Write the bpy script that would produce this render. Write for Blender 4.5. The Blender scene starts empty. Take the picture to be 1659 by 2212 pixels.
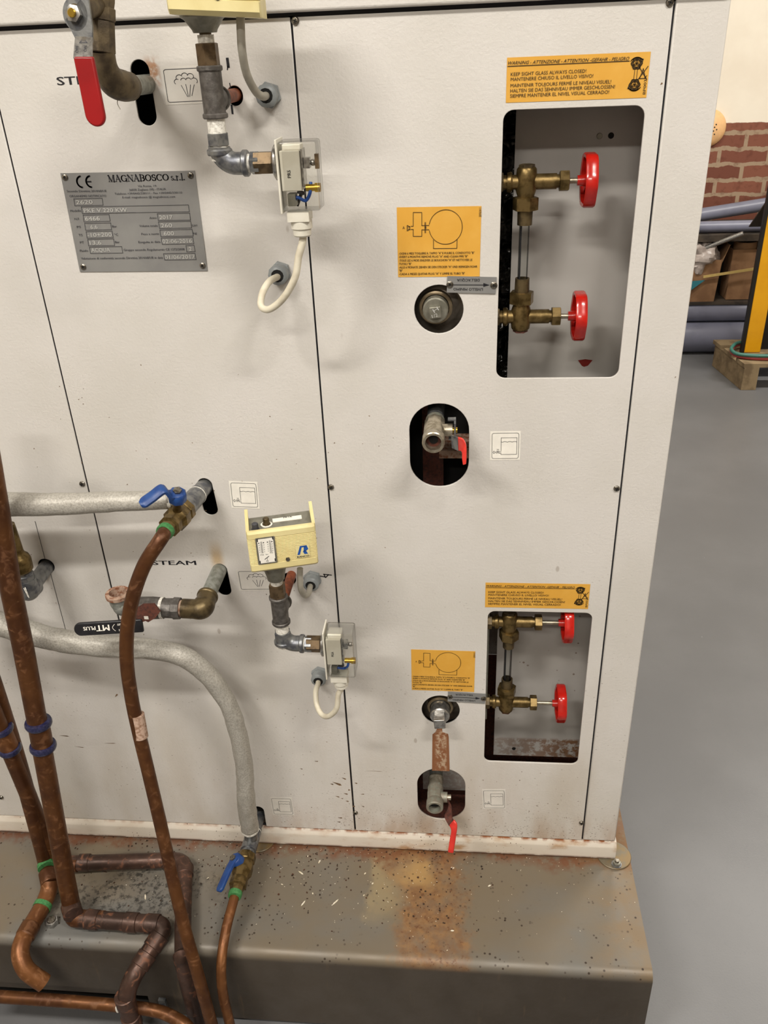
import bpy, bmesh, math, random
from mathutils import Vector, Matrix, Euler, noise as mnoise
random.seed(7)
PI = math.pi
S = bpy.context.scene
COL = S.collection
# ---------------------------------------------------------------- camera
F_PX = 1810.86
CAM = Vector((0.18279879, -1.01173071, 1.2398809))
ROT = Euler((math.radians(61.14649401), math.radians(2.18758385), math.radians(4.8629758)), 'XYZ')
RM = ROT.to_matrix()
cd = bpy.data.cameras.new('camera'); cam = bpy.data.objects.new('camera', cd); COL.objects.link(cam)
cam.location = CAM; cam.rotation_euler = ROT
cd.sensor_fit = 'VERTICAL'; cd.sensor_height = 36; cd.lens = F_PX/2212*36; cd.clip_start = .02
S.camera = cam
# ---------------------------------------------------------------- world, lights, exposure
wd = bpy.data.worlds.new('world'); S.world = wd; wd.use_nodes = True
wd.node_tree.nodes['Background'].inputs[0].default_value = (1, .96, .9, 1)
wd.node_tree.nodes['Background'].inputs[1].default_value = .25
S.view_settings.view_transform = 'Standard'; S.view_settings.look = 'None'
S.view_settings.gamma = 1; S.view_settings.use_curve_mapping = False
S.view_settings.exposure = 1.22
LAMPS = [(-.95, -1.4, 2.7, 18, .7), (1.0, -1.3, 2.7, 16, .7), (.3, 1.9, 2.72, 16, 1.2), (2.3, 1.9, 2.72, 26, 1.2), (-.2, -2.6, 2.7, 19, 1.2)]  # last entry is an added fill lamp, out of view
for i, (lx, ly, lz, pw, ln) in enumerate(LAMPS):
    ld = bpy.data.lights.new('tube_light', 'AREA'); ld.shape = 'RECTANGLE'; ld.size = ln; ld.size_y = .14
    ld.energy = pw; ld.color = (1, .955, .885)
    lo = bpy.data.objects.new('tube_light', ld); COL.objects.link(lo); lo.location = (lx, ly, lz-.05)

# ---------------------------------------------------------------- projection helpers (photo pixel -> point on a real plane)
def ray(px, py): return RM @ Vector(((px-829.5)/F_PX, -(py-1106)/F_PX, -1.0))
def W(px, py, y=0.0):
    v = ray(px, py); return CAM + v*((y-CAM.y)/v.y)
def G(px, py, z=0.0):
    v = ray(px, py); return CAM + v*((z-CAM.z)/v.z)
def cW(c, x, y, Y=0.0):   # coordinates read in an enlarged view
    return W(c[0]+x/c[2], c[1]+y/c[2], Y)

# ---------------------------------------------------------------- materials
def lin(c):
    if isinstance(c, str):
        c = [int(c[i:i+2], 16)/255 for i in (0, 2, 4)]
        c = [(v/12.92 if v <= .04045 else ((v+.055)/1.055)**2.4) for v in c]
    return (*c[:3], 1)
class NT:
    def __init__(s, name):
        s.m = bpy.data.materials.new(name); s.m.use_nodes = True; s.t = s.m.node_tree
        s.b = s.t.nodes['Principled BSDF']; s.L = s.t.links; s._co = None
    def n(s, ty, **k):
        o = s.t.nodes.new(ty)
        for a, b in k.items(): setattr(o, a, b)
        return o
    def put(s, sock, v):
        if hasattr(v, 'is_linked') or isinstance(v, bpy.types.NodeSocket): s.L.new(v, sock)
        else: sock.default_value = v
    def co(s):
        if s._co is None: s._co = s.n('ShaderNodeTexCoord').outputs['Object']
        return s._co
    def noise(s, scale, detail=4, rough=.55, dist=0, vec=None):
        o = s.n('ShaderNodeTexNoise'); s.L.new(vec or s.co(), o.inputs['Vector'])
        o.inputs['Scale'].default_value = scale; o.inputs['Detail'].default_value = detail
        o.inputs['Roughness'].default_value = rough; o.inputs['Distortion'].default_value = dist
        return o.outputs['Fac']
    def vor(s, scale, vec=None, feature='F1', out='Distance'):
        o = s.n('ShaderNodeTexVoronoi', feature=feature); s.L.new(vec or s.co(), o.inputs['Vector'])
        o.inputs['Scale'].default_value = scale
        return o.outputs[out]
    def scalev(s, v3, vec=None):
        o = s.n('ShaderNodeMapping'); s.L.new(vec or s.co(), o.inputs['Vector']); o.inputs['Scale'].default_value = v3
        return o.outputs[0]
    def step(s, v, a, b, lo=0.0, hi=1.0):
        o = s.n('ShaderNodeMapRange', interpolation_type='SMOOTHSTEP'); s.put(o.inputs['Value'], v)
        if a > b: a, b, lo, hi = b, a, hi, lo
        o.inputs['From Min'].default_value = a; o.inputs['From Max'].default_value = b
        o.inputs['To Min'].default_value = lo; o.inputs['To Max'].default_value = hi
        return o.outputs[0]
    def ma(s, op, a, b=0.0):
        o = s.n('ShaderNodeMath', operation=op); s.put(o.inputs[0], a); s.put(o.inputs[1], b); return o.outputs[0]
    def mul(s, *a):
        r = a[0]
        for x in a[1:]: r = s.ma('MULTIPLY', r, x)
        return r
    def mix(s, f, a, b):
        o = s.n('ShaderNodeMix', data_type='RGBA'); s.put(o.inputs['Factor'], f)
        s.put(o.inputs[6], a if not isinstance(a, str) else lin(a)); s.put(o.inputs[7], b if not isinstance(b, str) else lin(b))
        return o.outputs[2]
    def xyz(s):
        o = s.n('ShaderNodeSeparateXYZ'); s.L.new(s.co(), o.inputs[0]); return o.outputs
    def base(s, v): s.put(s.b.inputs['Base Color'], v)
    def set(s, rough=.5, metal=0, spec=.5, coat=0):
        s.put(s.b.inputs['Roughness'], rough); s.put(s.b.inputs['Metallic'], metal)
        s.b.inputs['Specular IOR Level'].default_value = spec; s.b.inputs['Coat Weight'].default_value = coat
    def bump(s, h, strength=.3, dist=.001):
        o = s.n('ShaderNodeBump'); s.L.new(h, o.inputs['Height']); o.inputs['Strength'].default_value = strength
        o.inputs['Distance'].default_value = dist; s.L.new(o.outputs[0], s.b.inputs['Normal'])
def mat(name, c1, c2=None, rough=.5, metal=0, scale=60, lo=.4, hi=.65, bump=0, bscale=None, spec=.5, coat=0, r2=None):
    t = NT(name)
    if c2 is None:
        c2 = c1; a = lin(c1); nz = t.noise(scale)
        t.base(t.mix(t.step(nz, .3, .75), tuple(v*.94 for v in a[:3])+(1,), tuple(min(1, v*1.05) for v in a[:3])+(1,)))
    else:
        nz = t.noise(scale); f = t.step(nz, lo, hi)
        t.base(t.mix(f, c1, c2))
        if r2 is not None: rough = t.step(nz, lo, hi, rough, r2)
    t.set(rough, metal, spec, coat)
    if bump: t.bump(t.noise(bscale or scale*6, 3), bump)
    return t.m
M = {}
M['black_ink'] = mat('black_ink', '15151c', rough=.5)
M['brown_ink'] = mat('brown_ink', '3a2c12', rough=.6)
M['grey_ink'] = mat('grey_ink', '3b3b40', rough=.6)
M['blue_ink'] = mat('blue_ink', '1c4f9c', rough=.5)
M['yellow_label'] = mat('yellow_label', 'd69f3c', 'dba646', rough=.45, scale=20)
M['clear_label'] = mat('clear_label', 'dcd8d0', rough=.18, scale=30)
M['white_label'] = mat('white_label', 'eeeae0', rough=.4)
M['alu_plate'] = mat('alu_plate', '9b9b9a', 'a6a6a4', rough=.38, metal=.55, scale=15)
M['stamp'] = mat('stamped_metal', 'd8d8d4', rough=.3, metal=.4)
M['rivet'] = mat('rivet_metal', '8f8a80', '5d564c', rough=.3, metal=.9, scale=300)
M['hole'] = mat('dark_hole', '0a0908', rough=.8)
M['galv'] = mat('galvanized_iron', '8b8c8b', '62646a', rough=.38, metal=.75, scale=90, bump=.15, bscale=300)
M['galv_dark'] = mat('dark_malleable_iron', '56524e', '6e6a66', rough=.5, metal=.6, scale=120, bump=.25, bscale=500)
M['galv_pale'] = mat('pale_galvanized', 'a2a49e', '85887f', rough=.5, metal=.55, scale=120, bump=.2, bscale=400)
M['tape'] = mat('thread_tape', 'e9e6dd', 'c4c0b6', rough=.6, scale=300, bump=.5, bscale=700)
M['brass'] = mat('brass', '7c6842', '564627', rough=.36, metal=.8, scale=90, bump=.1, bscale=400)
M['brass_dark'] = mat('aged_brass', '716246', '4c4130', rough=.42, metal=.75, scale=70, bump=.2, bscale=300)
M['bronze'] = mat('grimy_bronze', '6a5c44', '463b2c', rough=.55, metal=.45, scale=60, bump=.3, bscale=300)
M['brass_hex'] = mat('brown_brass_hex', '75624a', '594a37', rough=.4, metal=.7, scale=120)
M['gilt'] = mat('pale_brass_strip', 'dcc07a', rough=.35, metal=.3)
M['gold'] = mat('bright_brass', 'd8b24a', rough=.25, metal=.95)
M['steel'] = mat('bright_steel', 'b4b2ae', '8d8b88', rough=.3, metal=.9, scale=200)
M['nickel'] = mat('nickel_plated', 'b3aa98', '8d8472', rough=.33, metal=.8, scale=120)
M['verdigris'] = mat('tarnished_nickel', '8a8376', '8f9184', rough=.5, metal=.45, scale=140, bump=.3, bscale=400)
M['red_grip'] = mat('red_vinyl', '930f12', '860d10', rough=.42, scale=20, spec=.4)
M['red_grip_b'] = mat('bright_red_vinyl', 'd83a30', 'cc2f28', rough=.35, scale=60)
M['red_wheel'] = mat('red_enamel', 'b81c12', 'a41710', rough=.22, scale=60, coat=.3)
M['blue_grip'] = mat('blue_painted', '173c7a', '1f4683', rough=.42, scale=90)
M['black_grip'] = mat('black_vinyl', '141418', '1e1e22', rough=.4, scale=80)
M['cream'] = mat('cream_plastic', 'ded19a', 'd6c78e', rough=.45, scale=25)
M['gland'] = mat('grey_plastic', '8a8f90', '7d8284', rough=.42, scale=60)
M['cable_white'] = mat('off_white_cable', 'd9d2be', 'c9c0ab', rough=.4, scale=50)
M['cable_grey'] = mat('grey_cable', 'a9a497', '9b9689', rough=.45, scale=50)
M['white_plastic'] = mat('white_plastic', 'd9d5c8', 'cfcabb', rough=.4, scale=40)
M['grey_metal'] = mat('grey_zinc', '8e8c80', '7c7a6e', rough=.45, metal=.6, scale=80)
M['rust_metal'] = mat('rusty_iron', '5a2f22', '43251d', rough=.8, scale=200, bump=.6, bscale=400)
M['rust_copper'] = mat('rusty_copper', '9a5434', '77402a', rough=.5, metal=.4, scale=120)
M['rust_orange'] = mat('rust_crust', 'a98f7c', '7a4a30', rough=.9, scale=150, bump=.5)
M['insul'] = mat('silver_foil_cloth', 'b6b2a9', '9c988f', rough=.5, metal=.25, scale=420, lo=.35, hi=.7, bump=.6, bscale=260)
M['insul2'] = M['insul']
M['seam'] = mat('dark_seam', '24242a', rough=.7)
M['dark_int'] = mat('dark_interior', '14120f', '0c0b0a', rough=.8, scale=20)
M['inner_white'] = None
M['navy'] = mat('navy_plastic_ring', '191b3a', '2a2b4c', rough=.3, scale=300, coat=.3)
M['green_tape'] = mat('green_tape', '34733d', '4a864d', rough=.7, scale=300, bump=.4)
M['paper'] = mat('worn_paper_label', 'b59a88', '8a6a55', rough=.8, scale=250)
M['grey_pvc'] = mat('grey_plastic_pipe', '77798a', '6c6e7e', rough=.4, scale=8)
M['cardboard'] = mat('cardboard', '8f6c4c', '7b5a3e', rough=.85, scale=12, bump=.1)
M['wood'] = mat('old_wood', '8d7a5c', '6f5d44', rough=.8, scale=18, bump=.3, bscale=60)
M['wood_dark'] = mat('dark_wood', '4a4036', '2e2822', rough=.85, scale=14)
M['yellow_paint'] = mat('yellow_paint', 'dea012', 'd29410', rough=.35, scale=6)
M['black_paint'] = mat('black_paint', '16130f', rough=.45)
M['peach'] = mat('peach_plastic', 'edbd86', rough=.5)
M['hose_green'] = mat('green_hose', '3f7468', rough=.4)
M['hose_red'] = mat('red_hose', 'b04848', rough=.4)
M['bag'] = mat('crumpled_plastic_bag', 'b9ada6', 'a2968f', rough=.22, scale=30, bump=.6)
M['teal'] = mat('teal_sheet', '2f7884', rough=.5)
M['lamp_body'] = mat('white_lamp_body', 'e8e8e4', rough=.5)
M['blue_wire'] = mat('blue_wire', '1e4fa0', rough=.4)
def emis():
    t = NT('lamp_diffuser'); t.base(lin('fff4e0')); t.b.inputs['Emission Color'].default_value = (1, .93, .82, 1); t.b.inputs['Emission Strength'].default_value = 6; return t.m
M['diffuser'] = emis()
def clear(name, tint=(1, 1, 1), ior=1.45, amt=1.0, rough=.05):
    t = NT(name); N = t.n
    tr = N('ShaderNodeBsdfTransparent'); tr.inputs[0].default_value = (*tint, 1)
    gl = N('ShaderNodeBsdfGlossy'); gl.inputs['Roughness'].default_value = rough
    fr = N('ShaderNodeFresnel'); fr.inputs[0].default_value = ior
    mx = N('ShaderNodeMixShader'); t.L.new(t.ma('MULTIPLY', fr.outputs[0], amt), mx.inputs[0])
    t.L.new(tr.outputs[0], mx.inputs[1]); t.L.new(gl.outputs[0], mx.inputs[2])
    t.L.new(mx.outputs[0], t.t.nodes['Material Output'].inputs[0]); return t.m
M['clear_plastic'] = clear('clear_plastic', (.985, .985, .975), 1.28, .7, .15)
M['glass'] = clear('sight_glass', (.93, .94, .93), 1.35, .8, .05)
def copper(name, c1, c2, c3, amt=.5):
    t = NT(name); nz = t.noise(22, 5); n2 = t.noise(70, 5, dist=1)
    c = t.mix(t.step(nz, .38, .62), c1, c2); c = t.mix(t.mul(t.step(n2, .55, .7), amt), c, c3)
    t.base(c); t.set(t.step(n2, .4, .7, .38, .6), t.step(n2, .5, .7, .6, .2)); t.bump(t.noise(400, 2), .08); return t.m
M['copper'] = copper('copper_pipe', '684224', '54331d', '7a5232', .4)
M['copper_old'] = copper('tarnished_copper', '594238', '42322b', '7f5036', .7)
M['copper_bright'] = copper('reddish_copper', '80532f', '6d4528', '90623c', .5)

def panel_mat():
    t = NT('white_painted_steel'); X, Y, Z = t.xyz()
    base = t.mix(t.step(t.noise(5), .35, .7), 'd3cfca', 'cbc7c0')
    low = t.step(Z, .55, .0)                       # more grime towards the plinth
    low2 = t.mul(t.step(Z, .13, .03), t.step(X, -.35, .1))
    st = t.scalev((1, 1, .35))
    haze = t.mul(t.step(t.noise(9, 6, vec=st), .42, .75), low)
    c = t.mix(t.mul(haze, .35), base, 'a08a66')
    hz2 = t.mul(t.step(t.noise(26, 6, vec=st), .35, .7), low2)
    c = t.mix(t.mul(hz2, .55), c, '99744a')
    sp = t.scalev((1, 1, 1.7))
    v = t.vor(85, sp); thr = t.step(t.noise(7, 3), .38, .7)
    spk = t.mul(t.step(v, .15, .09), thr, t.step(Z, .9, .1, .1, 1.0))
    c = t.mix(t.mul(spk, .55), c, '5e4d3c')
    v3 = t.vor(190, sp); spk3 = t.mul(t.step(v3, .3, .2), low2, t.step(t.noise(30), .45, .6))
    c = t.mix(t.mul(spk3, .8), c, '55381f')
    v2 = t.vor(22, t.scalev((1, 1, .5))); spk2 = t.mul(t.step(v2, .07, .04), t.step(t.noise(4), .45, .55))
    c = t.mix(t.mul(spk2, .4), c, '7d6a58')
    # yellow run above the lower steam outlet
    gx = t.ma('ABSOLUTE', t.ma('SUBTRACT', X, -.172)); run = t.mul(t.step(gx, .014, .002), t.step(Z, .64, .60), t.step(Z, .575, .60))
    c = t.mix(t.mul(run, .65), c, 'b08a45')
    gx = t.ma('ABSOLUTE', t.ma('SUBTRACT', X, -.158)); gz = t.ma('ABSOLUTE', t.ma('SUBTRACT', Z, 1.228))
    ring = t.mul(t.step(gx, .012, .003), t.step(gz, .02, .006), t.step(t.noise(180), .35, .6))
    c = t.mix(t.mul(ring, .8), c, 'a0672c')
    t.base(c); t.set(.42, 0, .5); t.bump(t.noise(330, 3), .5, .0008); return t.m
M['panel'] = panel_mat()
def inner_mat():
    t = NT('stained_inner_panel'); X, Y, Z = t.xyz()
    c = t.mix(t.step(t.noise(6), .35, .7), 'aeaaa5', 'a29e98')  # base greyed to put the window recess shade into the colour
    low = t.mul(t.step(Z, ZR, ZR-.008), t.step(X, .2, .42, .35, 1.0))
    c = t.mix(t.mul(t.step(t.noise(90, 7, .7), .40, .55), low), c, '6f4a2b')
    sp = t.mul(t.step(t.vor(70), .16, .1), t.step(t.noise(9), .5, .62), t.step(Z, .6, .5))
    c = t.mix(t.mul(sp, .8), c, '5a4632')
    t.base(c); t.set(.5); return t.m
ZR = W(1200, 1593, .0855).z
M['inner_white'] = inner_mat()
def rail_mat():
    t = NT('stained_base_rail'); X, Y, Z = t.xyz()
    base = t.mix(t.step(t.noise(6), .35, .7), 'd6cec2', 'ccc2b3')
    c = t.mix(t.mul(t.step(t.noise(18, 6, vec=t.scalev((1, 1, 2))), .5, .72), t.step(X, -.25, .15, .15, .8)), base, 'a4763f')
    c = t.mix(t.mul(t.step(Z, .009, .003), t.step(t.noise(60, 4), .3, .55)), c, '5b3016')
    c = t.mix(t.mul(t.step(Z, .034, .039), t.step(t.noise(55, 5), .42, .58), t.step(X, -.6, .2, .3, 1.0)), c, '8a4c1c')
    c = t.mix(t.mul(t.step(t.vor(150), .17, .1), t.step(t.noise(12), .45, .6)), c, '4d3523')
    t.base(c); t.set(.33); return t.m
M['rail'] = rail_mat()
def plinth_mat():
    t = NT('stained_steel_plinth'); X, Y, Z = t.xyz(); X = t.ma('ADD', X, -.2); Y = t.ma('ADD', Y, .15); Z = t.ma('ADD', Z, -.19); n1 = t.noise(14, 6, .6); n2 = t.noise(60, 6, .65)
    c = t.mix(t.step(t.noise(5, 5), .35, .68), '746c60', '6b6a66')
    c = t.mix(t.mul(t.step(t.noise(3.2, 4, vec=t.scalev((1, 1.6, 1))), .42, .62), .55), c, '75654c')
    # green-grey wet zone
    wob = t.ma('MULTIPLY', t.ma('SUBTRACT', n1, .5), .09); xw = t.ma('ADD', X, wob); yw = t.ma('ADD', Y, wob)
    xr = t.ma('ADD', xw, t.ma('ADD', t.ma('MULTIPLY', t.ma('SUBTRACT', t.noise(38, 6, .65), .5), .07), t.ma('MULTIPLY', Y, .12)))
    rp = t.mul(t.step(xr, .045, .085), t.step(xr, .195, .160))
    c = t.mix(t.mul(rp, t.step(t.noise(24, 6, .7), .3, .62, .35, .95)), c, t.mix(t.step(n2, .4, .62), '7d5a3a', '8f6a42'))
    c = t.mix(t.mul(rp, t.step(t.noise(130, 5, .7), .56, .66), .7), c, '5c3519')
    edge = t.mul(t.step(xw, .03, .05), t.step(xw, .095, .062), t.step(yw, -.17, -.1))
    c = t.mix(t.mul(edge, .5), c, 'a39068')
    glow = t.mul(t.step(xw, .07, .105), t.step(xw, .15, .12), t.step(yw, -.1, -.06), t.step(yw, -.022, -.045))
    c = t.mix(t.mul(glow, .75), c, 'b08e5a')
    back = t.mul(t.step(yw, -.035, -.008), t.step(n2, .3, .55))
    c = t.mix(t.mul(back, .8), c, '6e3d1e')
    rt = t.mul(t.step(xw, .37, .44), t.step(n1, .3, .6)); c = t.mix(t.mul(rt, .45), c, '85683f')
    # black grime round the pipes
    gr = t.mul(t.step(xw, -.52, -.42), t.step(xw, -.16, -.27), t.step(yw, -.035, -.07), t.step(yw, -.19, -.13), t.step(t.noise(110, 6, .7), .47, .6), t.step(n1, .35, .6))
    c = t.mix(t.mul(gr, .85), c, '1b1915')
    c = t.mix(t.mul(t.step(t.vor(95), .22, .12), t.step(t.noise(10), .42, .6)), c, '33261a')
    # front face darker, drips
    fr = t.step(Z, -.004, -.02)
    dk = t.mix(t.step(t.noise(7, 5, vec=t.scalev((1, 1, .45))), .35, .7), '40382f', '4c443b')
    drip = t.mul(t.step(t.noise(55, 3, vec=t.scalev((1, .05, .12))), .62, .72), .45); dk = t.mix(drip, dk, '665540')
    c = t.mix(fr, c, dk)
    t.base(c); t.set(t.step(n1, .35, .7, .42, .6), .15); t.bump(t.noise(160, 4), .15); return t.m
M['plinth'] = plinth_mat()
def floor_mat():
    t = NT('grey_coated_floor'); c = t.mix(t.step(t.noise(2.2, 5), .35, .7), '646465', '6e6e6f')
    c = t.mix(t.mul(t.step(t.noise(260, 2), .6, .75), .35), c, '5f6063'); c = t.mix(t.step(t.vor(14), .012, .008), c, 'd8d8d6')
    t.base(c); t.set(.42, 0, .5); t.bump(t.noise(300, 2), .12); return t.m
M['floor'] = floor_mat()
def wall_mat():
    t = NT('plaster_over_brick'); X, Y, Z = t.xyz()
    cb = t.n('ShaderNodeCombineXYZ'); t.L.new(X, cb.inputs[0])
    t.L.new(t.ma('ADD', Z, t.ma('MULTIPLY', t.ma('SUBTRACT', t.noise(11, 5), .5), .045)), cb.inputs[1])
    b = t.n('ShaderNodeTexBrick', offset=.5); t.L.new(cb.outputs[0], b.inputs['Vector'])
    b.inputs['Scale'].default_value = 1; b.inputs['Brick Width'].default_value = .245; b.inputs['Row Height'].default_value = .0735
    b.inputs['Mortar Size'].default_value = .011; b.inputs['Mortar Smooth'].default_value = .25; b.inputs['Bias'].default_value = 0
    b.inputs['Color1'].default_value = lin('693a2b'); b.inputs['Color2'].default_value = lin('83503d'); b.inputs['Mortar'].default_value = lin('a08a72')
    bc = t.mix(t.mul(t.step(t.noise(28, 5), .5, .7), .55), b.outputs['Color'], '5f3020')
    pl = t.mix(t.step(t.noise(4, 5), .35, .7), 'eee6d6', 'e6dccb')
    c = t.mix(t.step(t.ma('ADD', Z, t.ma('MULTIPLY', t.ma('SUBTRACT', t.noise(14), .5), .02)), .853, .857), bc, pl)
    t.base(c); t.set(.8); t.bump(b.outputs['Fac'], -.6, .01); return t.m
M['wall'] = wall_mat()
M['plaster'] = mat('cream_plaster', 'e6dccb', 'ddd2bf', rough=.85, scale=3)
M['grey_wall'] = mat('grey_brown_wall', '8a8178', '7e766c', rough=.85, scale=3)
M['ceiling'] = mat('white_ceiling', 'd9d3c8', rough=.9, scale=3)
def foil():
    t = NT('black_foil_insulation'); t.base(t.mix(t.step(t.noise(40), .4, .7), '14120f', '2b2823')); t.set(.22, .6)
    v = t.vor(28, feature='DISTANCE_TO_EDGE'); t.bump(v, 1, .02); return t.m
M['foil'] = foil()

# ---------------------------------------------------------------- mesh builder
class MB:
    def __init__(s): s.v = []; s.f = []
    def add(s, vs, fs):
        o = len(s.v); s.v += [Vector(x) for x in vs]; s.f += [tuple(i+o for i in f) for f in fs]; return s
    def box(s, c, d, R=None):
        c = Vector(c); hx, hy, hz = d[0]/2, d[1]/2, d[2]/2
        vs = [Vector((x*hx, y*hy, z*hz)) for x in (-1, 1) for y in (-1, 1) for z in (-1, 1)]
        if R is not None: vs = [R @ v for v in vs]
        return s.add([v+c for v in vs], [(0, 1, 3, 2), (4, 6, 7, 5), (0, 4, 5, 1), (2, 3, 7, 6), (0, 2, 6, 4), (1, 5, 7, 3)])
    def prism(s, pts, O, U, V, N, th):
        O, U, V, N = map(Vector, (O, U, V, N)); n = len(pts)
        a = [O+U*x+V*y for x, y in pts]; b = [p+N*th for p in a]
        return s.add(a+b, [tuple(range(n-1, -1, -1)), tuple(range(n, 2*n))]+[(i, (i+1) % n, n+(i+1) % n, n+i) for i in range(n)])
    def lathe(s, p, ax, prof, seg=28, rot=0, cap=True):
        p = Vector(p); ax = Vector(ax).normalized()
        u = ax.orthogonal().normalized()
        for tst in (Vector((0, 0, 1)), Vector((1, 0, 0))):
            if abs(ax.dot(tst)) < .9: u = (tst-ax*ax.dot(tst)).normalized(); break
        w = ax.cross(u); vs = []; fs = []
        for (h, r) in prof:
            for k in range(seg):
                a = rot+2*PI*k/seg; vs.append(p+ax*h+(u*math.cos(a)+w*math.sin(a))*max(r, 1e-5))
        for i in range(len(prof)-1):
            for k in range(seg):
                a, b = i*seg+k, i*seg+(k+1) % seg; fs.append((a, b, b+seg, a+seg))
        if cap: fs += [tuple(range(seg-1, -1, -1)), tuple(range((len(prof)-1)*seg, len(prof)*seg))]
        return s.add(vs, fs)
    def cyl(s, a, b, r, r2=None, seg=28, rot=0, bev=0):
        a, b = Vector(a), Vector(b); L = (b-a).length; r2 = r if r2 is None else r2
        pr = [(0, r), (L, r2)] if not bev else [(0, r-bev), (bev, r), (L-bev, r2), (L, r2-bev)]
        return s.lathe(a, b-a, pr, seg, rot)
    def hexn(s, a, b, r, rot=0): 
        L = (Vector(b)-Vector(a)).length; c = r*.1
        return s.lathe(a, Vector(b)-Vector(a), [(0, r*.86), (c*.5, r), (L-c*.5, r), (L, r*.86)], 6, rot)
    def tube(s, pts, r, seg=20, cap=True, rad=None, wob=None):
        pts = [Vector(p) for p in pts]; n = len(pts); T = []
        for i in range(n): T.append((pts[min(i+1, n-1)]-pts[max(i-1, 0)]).normalized())
        u = T[0].orthogonal().normalized(); vs = []; fs = []
        for i in range(n):
            u = (u-T[i]*u.dot(T[i])).normalized(); w = T[i].cross(u); rr = rad[i] if rad else r
            for k in range(seg):
                a = 2*PI*k/seg; d = u*math.cos(a)+w*math.sin(a); q = rr
                if wob: q = rr*(1+wob*mnoise.noise(pts[i]*38+d*1.3)+wob*.5*mnoise.noise(pts[i]*120+d*2.5))
                vs.append(pts[i]+d*q)
        for i in range(n-1):
            for k in range(seg):
                a, b = i*seg+k, i*seg+(k+1) % seg; fs.append((a, b, b+seg, a+seg))
        if cap: fs += [tuple(range(seg-1, -1, -1)), tuple(range((n-1)*seg, n*seg))]
        return s.add(vs, fs)
    def open_end(s, p, ax, r, wall, depth):    # short open pipe mouth looking along ax
        return s.lathe(p, ax, [(0, r), (depth, r), (depth, r-wall), (.001, r-wall), (.001, 0)], 28, cap=False)
    def sphere(s, c, r, n=14, sc=(1, 1, 1)):
        c = Vector(c); vs = []; fs = []; m = 2*n
        for i in range(n+1):
            a = PI*i/n
            for k in range(m):
                b = 2*PI*k/m; vs.append(c+Vector((math.sin(a)*math.cos(b)*sc[0], math.sin(a)*math.sin(b)*sc[1], math.cos(a)*sc[2]))*r)
        for i in range(n):
            for k in range(m):
                a, b = i*m+k, i*m+(k+1) % m; fs.append((a, b, b+m, a+m))
        return s.add(vs, fs)
    def build(s, name, m, parent=None, smooth=35, bev=0):
        o0 = ROOTLOC(parent)
        me = bpy.data.meshes.new(name); me.from_pydata([v-o0 for v in s.v], [], s.f)
        bm = bmesh.new(); bm.from_mesh(me); bmesh.ops.remove_doubles(bm, verts=bm.verts, dist=2e-6)
        bmesh.ops.recalc_face_normals(bm, faces=bm.faces); bm.to_mesh(me); bm.free()
        me.materials.append(M[m] if isinstance(m, str) else m)
        for p in me.polygons: p.use_smooth = True
        me.set_sharp_from_angle(angle=math.radians(smooth))
        o = bpy.data.objects.new(name, me); COL.objects.link(o)
        if parent is not None: o.parent = parent
        if bev:
            b = o.modifiers.new('bevel', 'BEVEL'); b.width = bev; b.segments = 3; b.limit_method = 'ANGLE'; b.angle_limit = math.radians(40)
        return o
def ROOTLOC(p):
    l = Vector((0, 0, 0))
    while p is not None: l += p.location; p = p.parent
    return l
def thing(name, label, cat, loc, group=None):
    o = bpy.data.objects.new(name, None); COL.objects.link(o); o.location = Vector(loc); o.empty_display_size = .02
    o['label'] = label; o['category'] = cat
    if group: o['group'] = group
    return o
def tag(o, label, cat, group=None, kind=None):
    o['label'] = label; o['category'] = cat
    if group: o['group'] = group
    if kind: o['kind'] = kind
    return o
def recenter(o, loc):
    loc = Vector(loc); o.data.transform(Matrix.Translation(-loc)); o.location = loc; return o
def copy_tree(o, parent=None):
    c = o.copy(); COL.objects.link(c); c.parent = parent
    for ch in list(o.children): copy_tree(ch, c)
    return c
def dup(o, delta, label):
    c = copy_tree(o); c.location = o.location+Vector(delta); c['label'] = label; return c
def spl(pts, n=10):
    pts = [Vector(p) for p in pts]; P = [pts[0]*2-pts[1]]+pts+[pts[-1]*2-pts[-2]]; out = []
    for i in range(1, len(P)-2):
        a, b, c, d = P[i-1:i+3]
        for k in range(n):
            t = k/n; out.append(.5*((2*b)+(c-a)*t+(2*a-5*b+4*c-d)*t*t+(3*b-a-3*c+d)*t**3))
    out.append(pts[-1]); return out
def fillet(pts, r, n=8):
    pts = [Vector(p) for p in pts]; out = [pts[0]]
    for i in range(1, len(pts)-1):
        a, b, c = pts[i-1], pts[i], pts[i+1]; u = (a-b); v = (c-b); rr = min(r, u.length*.49, v.length*.49)
        u.normalize(); v.normalize(); p, q = b+u*rr, b+v*rr
        for k in range(n+1):
            t = k/n; out.append(p*(1-t)**2+b*2*t*(1-t)+q*t*t)
    out.append(pts[-1]); return out
def rrect(x0, y0, x1, y1, r, n=6):
    o = []
    for cx, cy, a in ((x1-r, y1-r, 0), (x0+r, y1-r, 90), (x0+r, y0+r, 180), (x1-r, y0+r, 270)):
        for k in range(n+1):
            t = math.radians(a+90*k/n); o.append((cx+r*math.cos(t), cy+r*math.sin(t)))
    return o
def circ(cx, cy, rx, ry=None, n=40):
    ry = ry or rx; return [(cx+rx*math.cos(2*PI*k/n), cy+ry*math.sin(2*PI*k/n)) for k in range(n)]
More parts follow.
